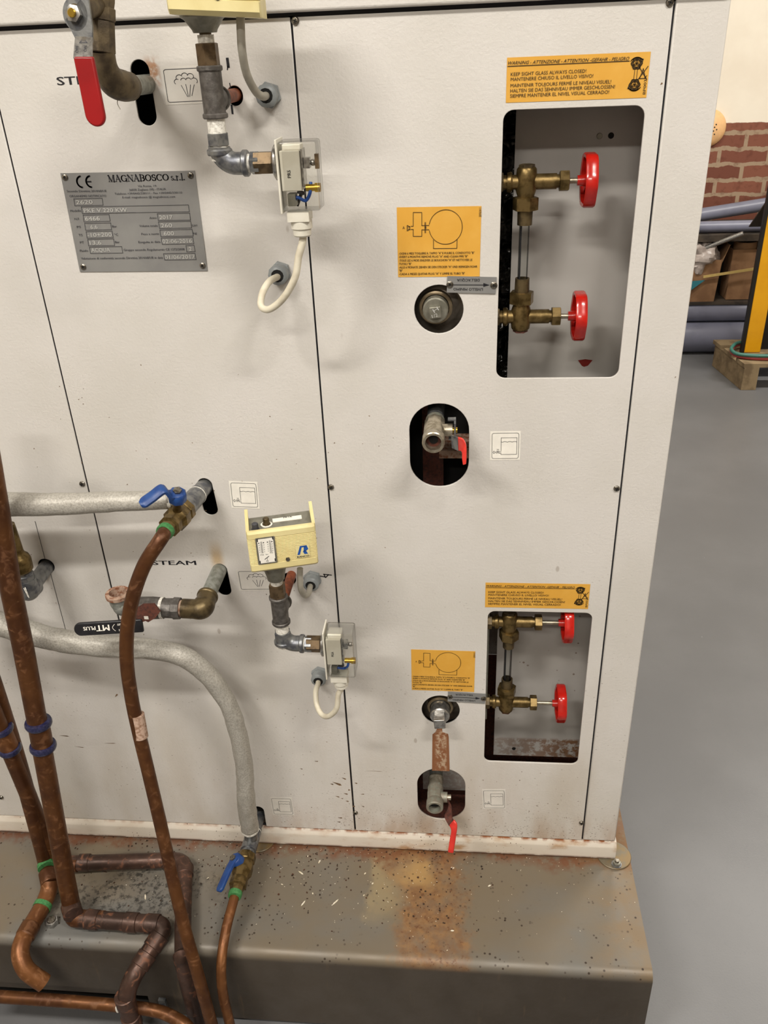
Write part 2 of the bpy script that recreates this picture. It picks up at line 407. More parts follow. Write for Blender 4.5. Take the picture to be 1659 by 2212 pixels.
def to_mesh_obj(cu, name, fn, m, parent):
    ob = bpy.data.objects.new('tmp', cu); COL.objects.link(ob)
    dg = bpy.context.evaluated_depsgraph_get(); me = bpy.data.meshes.new_from_object(ob.evaluated_get(dg))
    bpy.data.objects.remove(ob); bpy.data.curves.remove(cu)
    o0 = ROOTLOC(parent)
    for v in me.vertices: v.co = fn(v.co)-o0
    me.materials.clear(); me.materials.append(M[m] if isinstance(m, str) else m)
    for p in me.polygons: p.material_index = 0
    o = bpy.data.objects.new(name, me); COL.objects.link(o); o.parent = parent; return o
def sheet(name, outline, holes, y0, th, m, parent, bev=.0006):
    cu = bpy.data.curves.new('t', 'CURVE'); cu.dimensions = '2D'; cu.fill_mode = 'BOTH'; cu.extrude = th/2-bev; cu.bevel_depth = bev; cu.bevel_resolution = 1; cu.offset = -bev
    for loop in [outline]+holes:
        sp = cu.splines.new('POLY'); sp.points.add(len(loop)-1); sp.use_cyclic_u = True
        for p, q in zip(sp.points, loop): p.co = (q[0], q[1], 0, 1)
    return to_mesh_obj(cu, name, lambda c: Vector((c.x, y0-c.z, c.y)), m, parent)
# lettering fitted between two points on a plane
TXT = []
def font_mesh(s, bold=0, shear=0):
    cu = bpy.data.curves.new('t', 'FONT'); cu.body = s; cu.size = 1; cu.resolution_u = 2;  cu.shear = shear
    ob = bpy.data.objects.new('t', cu); COL.objects.link(ob); dg = bpy.context.evaluated_depsgraph_get()
    me = bpy.data.meshes.new_from_object(ob.evaluated_get(dg)); bpy.data.objects.remove(ob); bpy.data.curves.remove(cu)
    vs = [v.co.copy() for v in me.vertices]; fs = [tuple(p.vertices) for p in me.polygons]; bpy.data.meshes.remove(me); return vs, fs
def txt(mb, s, A, B, cap, N=Vector((0, -1, 0)), off=.0004, bold=0, shear=0):
    """text s from A to B along the baseline, capital height cap, up = N x (B-A)"""
    A, B = Vector(A), Vector(B); vs, fs = font_mesh(s, bold, shear)
    if not vs: return
    x0 = min(v.x for v in vs); x1 = max(v.x for v in vs); U = (B-A)/(x1-x0); V = U.normalized().cross(-Vector(N))*-1
    V = Vector(N).cross(U).normalized()*(cap/.69)
    for k_, dx in enumerate((0,) if bold <= 0 else (0, -1, 1)):
        mb.add([A+U*(v.x-x0+dx*min(bold, .03)*.8)+V*v.y+Vector(N)*(off+k_*.00002) for v in vs], fs)
def ptxt(mb, s, c, x0, y0, x1, y1, cap, Y=0.0, **k):
    A, B = cW(c, x0, y0, Y), cW(c, x1, y1, Y); h = (cW(c, x0, y0-cap, Y)-A).length
    txt(mb, s, A, B, h, off=k.pop('off', .0006), **k)
def line(mb, A, B, w, N=Vector((0, -1, 0)), off=.0006):
    A, B = Vector(A), Vector(B); d = (B-A).normalized(); p = Vector(N).cross(d).normalized()*w/2; e = d*w/2; o = Vector(N)*off
    mb.add([A-e-p+o, B+e-p+o, B+e+p+o, A-e+p+o], [(0, 1, 2, 3)])
def poly(mb, pts, w, closed=False, **k):
    for a, b in zip(pts, pts[1:]+([pts[0]] if closed else [])): line(mb, a, b, w, **k)
def XZ(p, y=0): return Vector((p[0], y, p[1]))

# ================================================================ the room
FZ = -.19
def struct(name, mb, m):
    o = mb.build(name, m); o['kind'] = 'structure'; return o
WY = 3.72
struct('floor', MB().box((.4, .2, FZ-.05), (7.2, 7.2, .1)), 'floor')
struct('wall_back', MB().box((.4, WY+.05, 1.3), (7.2, .1, 3.1)), 'wall')
struct('wall_front', MB().box((.4, -3.35, 1.3), (7.2, .1, 3.1)), 'grey_wall')
struct('wall_left', MB().box((-3.15, .2, 1.3), (.1, 7.2, 3.1)), 'plaster')
struct('wall_right', MB().box((3.95, .2, 1.3), (.1, 7.2, 3.1)), 'plaster')
struct('ceiling', MB().box((.4, .2, 2.85), (7.2, 7.2, .1)), 'ceiling')
for i, (lx, ly, lz, pw, ln) in enumerate(LAMPS):
    t = thing('ceiling_light', 'white tube ceiling light %s' % ['above the left of the cabinet front', 'above the right of the cabinet front', 'above the cabinet back', 'above the stored pipes by the right wall', 'added as unseen fill near the wall opposite the cabinet'][i], 'lamp', (lx, ly, lz+.1))
    MB().box((lx, ly, lz+.055), (ln+.06, .18, .09)).build('lamp_body', 'lamp_body', t)
    MB().box((lx, ly, lz+.004), (ln, .15, .012)).build('diffuser', 'diffuser', t)

# ================================================================ boiler cabinet
xA, xB, xC, xD = -.3424, 0.0, .3927, .4481
zT, zB = 1.275, .039
def pillhole(c1, c2, r, n=14):
    (x0, z0), (x1, z1) = c1, c2; o = [(x0+r*math.cos(PI*k/n), z0+r*math.sin(PI*k/n)) for k in range(n+1)]
    return o+[(x1-r*math.cos(PI*k/n), z1-r*math.sin(PI*k/n)) for k in range(n+1)]
def P2(px, py): w = W(px, py, 0); return (w.x, w.z)
cab = thing('boiler_cabinet', 'tall white steel boiler cabinet with screwed front panels standing on the stained plinth', 'boiler', (0, .0, .0))
g = .0012
# left panel
hl = circ(-.4355, .584, .0125, .0125, 28)
sheet('left_panel', [(-1.0, zB+g), (xA-g, zB+g), (xA-g, zT-g), (-1.0, zT-g)], [hl], .0, .003, 'panel', cab)
lowc = P2(558, 1750)
mid_out = [(xA+g, zT-g), (xA+g, zB+g), (lowc[0]-.0105, zB+g), (lowc[0]-.0105, lowc[1])]+[(lowc[0]-.0105*math.cos(PI*k/12), lowc[1]+.0105*math.sin(PI*k/12)) for k in range(1, 12)]+[(lowc[0]+.0105, lowc[1]), (lowc[0]+.0105, zB+g), (xB-g, zB+g), (xB-g, zT-g)]
t2 = P2(625, 1250)
mid_h = [pillhole(P2(303, 152), P2(319, 249), .0105), pillhole(P2(443, 1047), P2(455, 1098), .0105), pillhole(P2(476, 1230), P2(485, 1273), .0105),
         circ(*P2(508, 207), .009, .010, 24), circ(*t2, .010, .011, 24)]
sheet('middle_panel', mid_out, mid_h, .0, .003, 'panel', cab)
def oval(l, r, t, b, rad): return rrect(l, b, r, t, rad, 10)
o1 = [W(885, 955).x, W(1013, 955).x, W(948, 871).z, W(948, 1050).z]; o2 = [W(902, 1715).x, W(1005, 1715).x, W(952, 1659).z, W(952, 1768).z]
win1 = rrect(.2242, .8737, .3742, 1.178, .011); win2 = rrect(.2218, .2166, .3720, .5163, .0105)
pl1, pl2 = P2(948, 668), P2(952, 1533)
sheet('right_panel', [(xB+g, zB+g), (xC-g, zB+g), (xC-g, zT-g), (xB+g, zT-g)],
      [win1, win2, oval(*o1, .0375), oval(*o2, .037), circ(*pl1, .0298), circ(*pl2, .0300)], .0, .003, 'panel', cab)
MB().box(((xC+xD)/2+g/2, .0235, (zT+zB)/2), (xD-xC-g, .05, zT-zB-2*g)).build('corner_post', 'panel', cab, bev=.002)
# seams (dark gasket behind the joints)
for x in (xA, xB, xC): MB().box((x, .0035, (zT+zB)/2), (.006, .002, zT-zB)).build('seam_gasket', 'seam', cab)
MB().box((-.28, .0035, zB), (1.45, .002, .006)).build('seam_gasket', 'seam', cab)
MB().box((-.28, .0035, zT), (1.45, .002, .006)).build('seam_gasket', 'seam', cab)
# top section (upper body, slightly proud) and base rail
MB().box(((-1.0+xD)/2, .124, zT+.003+.2), (xD+1.0, .27, .4)).build('top_section', 'panel', cab, bev=.003)
prof = [(.03, .004), (-.0075, .004), (-.0075, .0285), (-.0068, .0315), (-.0015, .0385), (.03, .0385)]
rl = MB(); x0, x1 = -1.0, .4505; n = len(prof)
rl.add([(x, a, b) for x in (x0, x1) for a, b in prof], [tuple(range(n-1, -1, -1)), tuple(range(n, 2*n))]+[(i, (i+1) % n, n+(i+1) % n, n+i) for i in range(n)])
rl.build('base_rail', 'rail', cab, smooth=50)
# sides, back, bottom
MB().box((xD-.001, .30, .66), (.003, .5, 1.24)).build('side_panel', 'panel', cab)
MB().box((-.2759, .55, .65), (1.45, .003, 1.3)).build('back_panel', 'panel', cab)
MB().box((-1.0, .27, .65), (.003, .55, 1.3)).build('side_panel', 'panel', cab)
MB().box((-.2759, .27, .008), (1.44, .52, .012)).build('floor_tray', 'rust_metal', cab)
# inner panel behind the sight windows
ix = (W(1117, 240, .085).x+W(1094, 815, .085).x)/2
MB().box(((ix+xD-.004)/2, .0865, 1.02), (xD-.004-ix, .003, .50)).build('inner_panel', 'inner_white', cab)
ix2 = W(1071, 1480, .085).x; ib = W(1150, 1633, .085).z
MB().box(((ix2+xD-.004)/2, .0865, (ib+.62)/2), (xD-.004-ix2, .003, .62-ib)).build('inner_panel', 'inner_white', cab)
MB().box(((ix2+xD-.004)/2, .055, ib+.001), (xD-.004-ix2-.03, .003, .002)).build('inner_ledge', 'dark_int', cab)
# boiler drum wrapped in black foil + near-black sheet that paints in the unlit interior
MB().box((-.28, .135, .66), (1.0, .003, 1.2)).build('unlit_backing', 'dark_int', cab)
fm = MB(); nx, nz = 14, 120; vs = []
for j in range(nz+1):
    for i in range(nx+1):
        x = .205+(.055)*i/nx; z = .75+.45*j/nz; vs.append((x, .10+.014*mnoise.noise(Vector((x*60, 0, z*60)))+.006*mnoise.noise(Vector((x*160, 3, z*160))), z))
fm.add(vs, [(j*(nx+1)+i, j*(nx+1)+i+1, (j+1)*(nx+1)+i+1, (j+1)*(nx+1)+i) for j in range(nz) for i in range(nx)])
fm.build('foil_insulation', 'foil', cab, smooth=180)
# vertical strips and rusty frame behind the drain openings
MB().box((W(935, 950, .10).x, .11, .78), (.030, .02, .22)).build('inner_upright', 'rust_metal', cab)
MB().box((.20, .10, .735), (.10, .06, .012)).build('inner_shelf', 'rust_orange', cab)
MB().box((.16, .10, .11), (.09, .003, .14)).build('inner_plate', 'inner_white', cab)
# screws
def pan_screw(p, parent, r=.0042):
    p = Vector(p); b = MB().lathe(p, (0, -1, 0), [(0, r), (.0012, r), (.0024, r*.75), (.0028, r*.3), (.0028, 0)], 20, cap=False)
    o = b.build('panel_screw', 'rivet', parent)
    c = MB(); 
    for a in (.4, .4+PI/2):
        c.box(p+Vector((0, -.0029, 0)), (r*1.1, .0006, r*.22), Matrix.Rotation(a, 3, 'Y'))
    c.build('screw_slot', 'hole', o)
for px, py in ((638, 45), (1447, 5), (178, 1045), (715, 1052), (1332, 1055), (768, 1755), (1256, 1777), (3, 1722)):
    pan_screw(W(px, py, -.0015), cab)
for px, py in ((1295, 294), (1320, 293)):
    MB().lathe(W(px, py, .0849), (0, -1, 0), [(0, .0035), (.001, .003), (.001, 0)], 16, cap=False).build('rivet_head', 'hole' if px > 1300 else 'grey_metal', cab)
MB().lathe(W(1110, 1617, .0849), (0, -1, 0), [(0, .0033), (.0006, .003), (.0006, 0)], 16, cap=False).build('plate_hole', 'hole', cab)
# red cone tip seen through slot in the inner panel
tri = [(-.0095, .003), (.0, .0045), (.0095, .003), (.004, -.0045), (-.001, -.006), (-.004, -.0045)]
MB().prism(tri, W(1264, 783, .0845), (1, 0, 0), (0, 0, 1), (0, 1, 0), .003).build('red_tip', mat('dark_red_plastic', '6e1a12', rough=.4), cab)
# rust run below the lower plug
rr = [(-.0045, .006), (.003, .006), (.0035, -.002), (.0125, -.006), (.0135, -.012), (.0150, -.088), (-.0140, -.088), (-.0125, -.008), (-.008, -.003)]
o = W(951, 1577, 0)
rm = NT('rust_run'); X_, Y_, Z_ = rm.xyz()
rm.base(rm.mix(rm.mul(rm.step(rm.noise(200, 6), .42, .6), rm.step(Z_, .285, .275), rm.step(rm.ma('ABSOLUTE', rm.ma('SUBTRACT', X_, o.x+.001)), .011, .006)), '865636', 'b39a80')); rm.set(.8)
MB().prism(rr, (o.x, -.0019, o.z), (1, 0, 0), (0, 0, 1), (0, -1, 0), .0004).build('rust_run', rm.m, cab)
# pen marks and scratches on the panels
mk = MB()
for a, b in (((693, 1243), (703, 1245)), ((703, 1245), (700, 1239)), ((700, 1239), (716, 1241)), ((704, 1246), (710, 1240))): line(mk, W(*a), W(*b), .0016, off=.0018)
for a, b, w in (((492, 128), (494, 143), .003), ((493, 143), (492, 150), .0012), ((497, 180), (499, 190), .001), ((501, 228), (503, 244), .0022), ((77, 1125), (98, 1205), .0008), ((109, 1232), (143, 1360), .0008)): mk.build('pen_mark', 'black_ink', cab) if len(mk.v) > 4 else None; mk = MB(); line(mk, W(*a), W(*b), w, off=.0018); mk.build('pen_mark', 'black_ink', cab); mk = MB()
sm = MB(); random.seed(3)
def smear(px, py, L, w, a):
    p = W(px, py, 0); u = Vector((math.cos(a), 0, math.sin(a))); v = Vector((-math.sin(a), 0, math.cos(a)))
    pts = [p-u*L*.5, p-u*L*.1+v*w*.3, p+u*L*.3+v*w*.5, p+u*L*.5, p+u*L*.3-v*w*.5, p-u*L*.1-v*w*.25]
    sm.add([q+Vector((0, -.0018, 0)) for q in pts], [(5, 4, 3, 2, 1, 0)])
for px, py, L, w, a in ((252, 1501, .009, .003, .9), (139, 1588, .018, .0022, -.05), (172, 1612, .018, .0014, -.12), (238, 1604, .022, .0014, .03), (728, 1691, .018, .005, -.45), (717, 1692, .006, .003, -.3), (743, 1680, .009, .003, -.5), (735, 1765, .008, .003, 0), (732, 1774, .007, .0025, 0), (747, 1713, .008, .003, -.3), (729, 1719, .008, .0025, -.3), (750, 1729, .006, .003, -.2), (739, 1723, .004, .002, -.3), (769, 1690, .005, .003, -.4), (754, 1705, .004, .004, .8), (783, 1714, .007, .002, .1), (764, 1740, .005, .004, 0), (784, 1740, .006, .002, -.4), (651, 1659, .005, .002, -.4), (684, 1643, .006, .002, .1), (808, 1664, .03, .0008, .0), (1428, 181, .003, .002, .8), (1458, 814, .003, .001, 1)): smear(px, py, L, w, a)
for k in range(200):
    px = random.uniform(600, 1250); py = 1790-abs(random.gauss(0, 60)); 
    if 900 < px < 1010 and py > 1655: continue
    if 1040 < px < 1260 and py < 1660: continue
    L = random.uniform(.0008, .0026); smear(px, py, L, L*random.uniform(.3, .8), random.uniform(-.7, .3))
for k in range(140):
    px = random.uniform(10, 850); py = random.uniform(780, 1760); L = random.uniform(.0008, .0025); smear(px, py, L, L*.6, random.uniform(-1, 1))
for k in range(60):
    px = random.uniform(1120, 1240); py = random.uniform(1400, 1600)
o = sm.build('dirt_fleck', mat('brown_dirt', '7d6348', '5a4430', rough=.8, scale=200), cab); o['kind'] = 'stuff'

# ================================================================ plinth
pb = MB(); D = .2145; r = .016; zl = -.178
def plinth_prof(zbot):
    p = [(.52, 0), (-D+r, 0)]+[(-D+r-r*math.sin(a*PI/16), -r+r*math.cos(a*PI/16)) for a in range(1, 9)]+[(-D, zbot), (-D+.004, zbot), (-D+.004, -.02), (.52, -.006)]
    return p
px1 = .4765
def extr(mb, prof, x0, x1):
    n = len(prof); mb.add([(x, a, b) for x in (x0, x1) for a, b in prof], [tuple(range(n-1, -1, -1)), tuple(range(n, 2*n))]+[(i, (i+1) % n, n+(i+1) % n, n+i) for i in range(n)])
pln = thing('steel_plinth', 'rust-stained bent steel plinth under the white boiler cabinet', 'plinth', (-.2, .15, FZ))
extr(pb, plinth_prof(zl), -.335, px1); pb.build('cover_plate', 'plinth', pln, smooth=40)
pb = MB(); extr(pb, plinth_prof(-.131), -1.1, -.335); pb.build('cover_plate', 'plinth', pln, smooth=40)
MB().box((-.2, .17, -.10), (1.2, .62, .14)).build('inner_frame', 'dark_int', pln)
MB().box((-.30, -.17, -.183), (1.45, .05, .014)).build('foot_bar', 'dark_int', pln)
MB().box((px1-.002, .16, -.09), (.004, .70, .17)).build('end_plate', 'plinth', pln)
MB().box((-.31, -.205, -.158), (.012, .03, .05)).build('bracket', 'galv', pln)
# patches under the cabinet feet
def pad(px, py, r, m, nm, lab, bolt=None):
    c = G(px, py, .0006); t = thing(nm, lab, 'foot pad', (c.x, c.y, .0003))
    MB().lathe((c.x, c.y, .0002), (0, 0, 1), [(0, r), (.0018, r), (.0025, r-.0008), (.0025, 0)], 48, cap=False).build('disc', m, t)
    if bolt:
        b = G(*bolt, .004)
        MB().lathe((b.x, b.y, .0026), (0, 0, 1), [(0, .0085), (.0016, .0085), (.0016, 0)], 24, cap=False).build('washer', 'galv', t)
        MB().hexn((b.x, b.y, .004), (b.x, b.y, .0095), .0068).build('nut', 'grey_metal', t)
        MB().cyl((b.x, b.y, .009), (b.x, b.y, .0135), .0036).build('stud', 'rivet', t)
M['pad'] = mat('stained_steel_disc', '6f6654', '7c6744', rough=.4, metal=.3, scale=60)
pad(1326, 1848, .029, 'pad', 'foot_pad', 'round stained steel foot pad with a bolted stud at the right cabinet corner', (1332, 1866))
pad(560, 1812, .030, 'pad', 'foot_pad', 'round stained steel foot pad below the lower drain slot, without a visible nut')
# hex bolt on the ledge among the copper pipes
b = G(112, 1990, .006); t = thing('hex_bolt', 'shiny hex bolt head on the plinth beside the green-taped copper pipe', 'bolt', (b.x, b.y, 0))
MB().hexn((b.x, b.y, .0), (b.x, b.y, .010), .0105).build('head', 'steel', t)
MB().lathe((b.x, b.y, .010), (0, 0, 1), [(0, .0075), (.002, .0065), (.0022, 0)], 24, cap=False).build('stud', 'rivet', t)
# debris
db = MB(); dk = MB(); random.seed(11)
def chip(mb, x, y, L, w, a, z=.0004):
    u = Vector((math.cos(a), math.sin(a), 0)); v = Vector((-math.sin(a), math.cos(a), 0)); p = Vector((x, y, z))
    mb.prism([(-L/2, 0), (-L*.2, w*.5), (L*.3, w*.45), (L/2, 0), (L*.25, -w*.5), (-L*.25, -w*.4)], p, u, v, (0, 0, 1), max(.0004, w*.25))
for k in range(260):
    y = -abs(random.gauss(0, .085))-.006; x = random.uniform(-.45, .47) if k % 2 else random.gauss(.0, .17)
    if y < -.195 or x > .47 or x < -.6: continue
    L = random.uniform(.0008, .0022) if random.random() < .95 else random.uniform(.002, .005); chip(db, x, y, L, L*random.uniform(.25, .6), random.uniform(0, PI))
for px, py, L, a in ((655, 1952, .012, 1.1), (724, 1950, .016, .9), (650, 1886, .012, -.6), (690, 1862, .008, 1.3), (314, 1938, .012, -1.2), (1057, 1914, .006, .6), (805, 1909, .004, 1), (977, 2011, .006, 0)):
    c = G(px, py, 0); chip(db, c.x, c.y, L, .0025, a)
o = db.build('pale_chips', mat('pale_chips', 'cfc3a8', 'e6e0d2', rough=.6, scale=100)); recenter(o, (0, -.1, 0)); tag(o, 'pale flakes and chips scattered over the plinth top', 'debris', kind='stuff')
for k in range(420):
    y = -abs(random.gauss(0, .09))-.004; x = random.gauss(.1, .09) if k % 3 == 0 else random.gauss(-.25, .17)
    if y < -.2 or x > .47 or x < -.9: continue
    L = random.uniform(.0012, .004); chip(dk, x, y, L, L*random.uniform(.4, .9), random.uniform(0, PI), .0003)
o = dk.build('dark_crumbs', mat('dark_crumbs', '2c2118', '4d2c18', rough=.9, scale=100)); recenter(o, (0, -.1, 0)); tag(o, 'dark rust crumbs and dirt scattered over the plinth top', 'debris', kind='stuff')

# ================================================================ nameplate and labels
EPS = -.0017
def plate(name, label, cat, TL, TR, BL, m, th=.0008, group=None, y=EPS):
    """rectangular sheet on the panel from three photo corners"""
    a, b, c = W(*TL, y), W(*TR, y), W(*BL, y)
    U = (b-a); V = Vector((-U.z, 0, U.x)).normalized()*-((c-a).length); V = -Vector((-U.z, 0, U.x)).normalized()*abs((c-a).dot(Vector((-U.z, 0, U.x)).normalized()))
    cen = a+(U+V)/2; t = thing(name, label, cat, cen, group)
    MB().prism([(0, 0), (1, 0), (1, 1), (0, 1)], a, U, V, (0, -1, 0), th).build('sheet', m, t)
    return t, a, U, V
def rivet(p, parent, r=.0036):
    p = Vector(p); b = MB().lathe(p, (0, -1, 0), [(0, r), (.0008, r), (.0016, r*.7), (.0017, r*.42), (.0006, r*.38), (.0006, 0)], 20, cap=False).build('rivet', 'rivet', parent)
    MB().lathe(p+Vector((0, -.0008, 0)), (0, -1, 0), [(0, r*.34), (.0002, r*.34), (.0002, 0)], 12, cap=False).build('rivet_core', 'hole', b)
c = (100, 340, 1659/380)
t, a, U, V = plate('nameplate', 'grey metal nameplate with stamped values riveted to the middle panel', 'nameplate', (131, 374), (421, 368.5), (176, 587), 'alu_plate', .001)
Y = EPS-.001
for x, y in ((177, 188), (1362, 170), (350, 1033), (1475, 1020)): rivet(cW(c, x, y, Y), t)
k = MB()
# CE mark: arcs
def arc(mb, C, r, a0, a1, w, n=18, off=.0004):
    pts = [C+Vector((r*math.cos(math.radians(a0+(a1-a0)*i/n)), 0, r*math.sin(math.radians(a0+(a1-a0)*i/n)))) for i in range(n+1)]; poly(mb, pts, w, off=off)
h = (cW(c, 340, 170, Y)-cW(c, 340, 288, Y)).length
C1 = cW(c, 338, 230, Y); C2 = cW(c, 425, 228, Y)
arc(k, C1, h*.44, 100, 260, h*.13); arc(k, C2, h*.44, 100, 260, h*.13); line(k, C2-Vector((h*.40, 0, 0)), C2-Vector((h*.06, 0, 0)), h*.12, off=.0004)
k.build('ce_mark', 'black_ink', t); k = MB()
# serif heading built from strokes
SER = {  # strokes: (x0,y0,x1,y1,w) thick/thin, serifs; unit cap height, advance width
 'M': (1.0, [(.18, 0, .18, 1, .05), (.16, 1, .5, .05, .16), (.5, .05, .80, 1, .05), (.84, 0, .84, 1, .16), (.06, .02, .3, .02, .05), (.7, .02, .98, .02, .05), (.03, .98, .2, .98, .05), (.8, .98, .98, .98, .05)]),
 'A': (.82, [(.12, 0, .4, .97, .06), (.4, 1, .7, 0, .16), (.22, .35, .58, .35, .05), (.02, .02, .24, .02, .05), (.54, .02, .82, .02, .05)]),
 'G': (.9, ['arc', (.46, .5, .36, .48, 40, 325, .13), (.78, .02, .78, .42, .15), (.6, .43, .9, .43, .05)]),
 'N': (.86, [(.16, 0, .16, 1, .05), (.14, 1, .72, .03, .15), (.72, 0, .72, 1, .05), (.03, .02, .3, .02, .05), (.03, .98, .2, .98, .05), (.6, .98, .86, .98, .05)]),
 'B': (.78, ['arc', (.42, .74, .22, .235, -90, 90, .12), (.42, .265, .27, .245, -90, 90, .13), (.2, 0, .2, 1, .16), (.05, .98, .42, .98, .05), (.2, .5, .42, .5, .05), (.05, .02, .42, .02, .05)]),
 'O': (.92, ['arc', (.46, .5, .36, .47, 0, 360, .13)]),
 'S': (.66, ['arc', (.33, .73, .2, .22, 30, 270, .12), (.33, .27, .23, .24, 90, -150, .13), (.52, .7, .52, .95, .05), (.1, .05, .1, .32, .05)]),
 'C': (.84, ['arc', (.46, .5, .36, .48, 45, 315, .13), (.76, .7, .76, .97, .05)]),
 's': (.44, ['arc', (.21, .5, .12, .14, 30, 270, .08), (.21, .18, .14, .16, 90, -150, .09)]),
 'r': (.44, [(.14, 0, .14, .65, .14), (.03, .02, .28, .02, .05), (.02, .63, .14, .63, .05), (.16, .5, .34, .62, .08)]),
 'l': (.32, [(.15, 0, .15, 1, .14), (.03, .02, .28, .02, .05), (.02, .98, .15, .98, .05)]),
 '.': (.26, [(.08, .06, .14, .06, .13)]), ' ': (.25, [])}
def serif(mb, s, A, B, cap, off=.0004):
    tot = sum(SER[ch][0] for ch in s); U = (B-A)/tot; V = Vector((0, -1, 0)).cross(U).normalized()*cap; x = 0
    for ch in s:
        adv, st = SER[ch]; isarc = False
        for e in st:
            if e == 'arc': isarc = True; continue
            if len(e) == 7:
                cx, cy, rx, ry, a0, a1, w = e
                pts = [A+U*(x+cx+rx*math.cos(math.radians(a0+(a1-a0)*i/20)))+V*(cy+ry*math.sin(math.radians(a0+(a1-a0)*i/20))) for i in range(21)]
                for i in range(20):
                    am = math.radians(a0+(a1-a0)*(i+.5)/20); ww = w*(.45+.95*abs(math.cos(am)))
                    line(mb, pts[i], pts[i+1], ww*cap, off=off)
            else:
                x0, y0, x1, y1, w = e; line(mb, A+U*(x+x0)+V*y0, A+U*(x+x1)+V*y1, w*cap*1.35, off=off)
        x += adv
hh = (cW(c, 590, 228, Y)-cW(c, 590, 170, Y)).length
serif(k, 'MAGNABOSCO s.r.l.', cW(c, 585, 230, Y), cW(c, 1312, 212, Y), hh)
k.build('heading', 'black_ink', t)
k = MB()
for s, x0, y0, x1, y1, cp in (('Via Roma, 19', 865, 279, 1040, 276, 18), ('36030 Zugliano (VI) - ITALIA', 785, 316, 1130, 307, 20), ('Telefono +39/0445/330111 - Fax +39/0445/330110', 648, 352, 1282, 340, 19), ('E-mail: magnabosco @ magnabosco.com', 720, 385, 1216, 378, 19),
    ('Secondo Direttiva 2014/68/UE', 197, 328, 570, 325, 20), ('ORGANISMO NOTIFICATO', 222, 375, 568, 372, 20), ('Modello', 230, 514, 330, 511, 20), ('N.F.', 270, 590, 318, 588, 20), ('PS', 292, 666, 330, 664, 20), ('TS', 308, 742, 345, 740, 20), ('PT', 322, 812, 358, 810, 20), ('Fluido', 320, 890, 398, 888, 20),
    ('Bar', 625, 660, 667, 659, 20), ('°C', 643, 738, 680, 737, 20), ('Bar', 652, 808, 694, 807, 20), ('Anno', 975, 580, 1043, 577, 20), ('Volume totale', 880, 655, 1053, 652, 20), ('Peso a vuoto', 900, 732, 1066, 728, 20), ('Eseguita in data', 872, 808, 1078, 804, 20), ('Litri', 1378, 650, 1425, 648, 20), ('kg', 1388, 724, 1420, 722, 20),
    ('Gruppo secondo Regolamento CE 1272/2008', 733, 882, 1306, 875, 20), ('Valutazione di conformità secondo Direttiva 2014/68/UE in data', 332, 962, 1102, 953, 20)):
    ptxt(k, s, c, x0, y0, x1, y1, cp, Y, bold=.008)
for x0, y0, x1, y1, x2, y2, x3, y3 in ((260, 390, 527, 384, 537, 449, 270, 455), (330, 466, 1340, 447, 1350, 511, 342, 529), (347, 543, 593, 538, 603, 600, 357, 608), (362, 622, 607, 616, 617, 679, 372, 686), (376, 699, 621, 693, 632, 755, 387, 761), (391, 773, 636, 767, 645, 829, 401, 834), (408, 846, 712, 839, 722, 900, 418, 905),
    (1047, 530, 1352, 524, 1361, 590, 1057, 594), (1058, 607, 1362, 601, 1371, 664, 1070, 670), (1071, 684, 1376, 678, 1386, 740, 1081, 746), (1084, 759, 1382, 752, 1392, 814, 1095, 820), (1317, 831, 1394, 828, 1404, 887, 1326, 890), (1106, 907, 1402, 902, 1413, 963, 1118, 967)):
    poly(k, [cW(c, *q, Y) for q in ((x0, y0), (x1, y1), (x2, y2), (x3, y3))], .0005, closed=True)
k.build('small_print', 'grey_ink', t)
k = MB()
for s, x0, y0, x1, y1 in (('2620', 285, 440, 442, 437), ('PKE V 220 KW', 360, 520, 765, 512), ('6466', 372, 596, 508, 592), ('6,6', 422, 675, 487, 672), ('-10+200', 392, 750, 622, 745), ('13,6', 415, 823, 522, 820), ('ACQUA', 430, 893, 606, 888), ('2017', 1070, 584, 1195, 580), ('260', 1085, 660, 1190, 657), ('600', 1112, 736, 1208, 733), ('02-06-2016', 1100, 810, 1376, 804), ('2', 1350, 880, 1374, 879), ('01/06/2017', 1122, 960, 1406, 954)):
    k = MB(); ptxt(k, s, c, x0, y0, x1, y1, 36, Y, bold=-.004); k.build('stamped_value', 'stamp', t)

# ---- yellow warning stickers
c = (1040, 80, 1659/400)
t, a, U, V = plate('warning_sticker', 'long yellow warning sticker above the upper sight glass window', 'sticker', (1095.5, 124.5), (1406, 111.5), (1093, 222), 'yellow_label', .0003)
Y = EPS-.0003; k = MB()
for s, x0, y0, x1, y1, cp, sh in (('WARNING - ATTENZIONE - ATTENTION -GEFAHR - PELIGRO', 240, 248, 1322, 206, 30, .35), ('KEEP SIGHT GLASS ALWAYS CLOSED!', 262, 349, 938, 318, 31, 0), ('MANTENERE CHIUSO IL LIVELLO VISIVO!', 262, 394, 1000, 362, 31, 0), ('MAINTENIR TOUJOURS FERMÉ LE NIVEAU VISUEL!', 260, 450, 1160, 414, 31, 0), ('HALTEN SIE DAS SEHNIVEAU IMMER GESCHLOSSEN!', 258, 497, 1195, 458, 31, 0), ('SIEMPRE MANTENER EL NIVEL VISUAL CERRADO!', 256, 543, 1142, 506, 31, 0)):
    ptxt(k, s, c, x0, y0, x1, y1, cp, Y, shear=sh, bold=.012 if sh else .004)
line(k, cW(c, 236, 262, Y), cW(c, 1324, 214, Y), .0007)
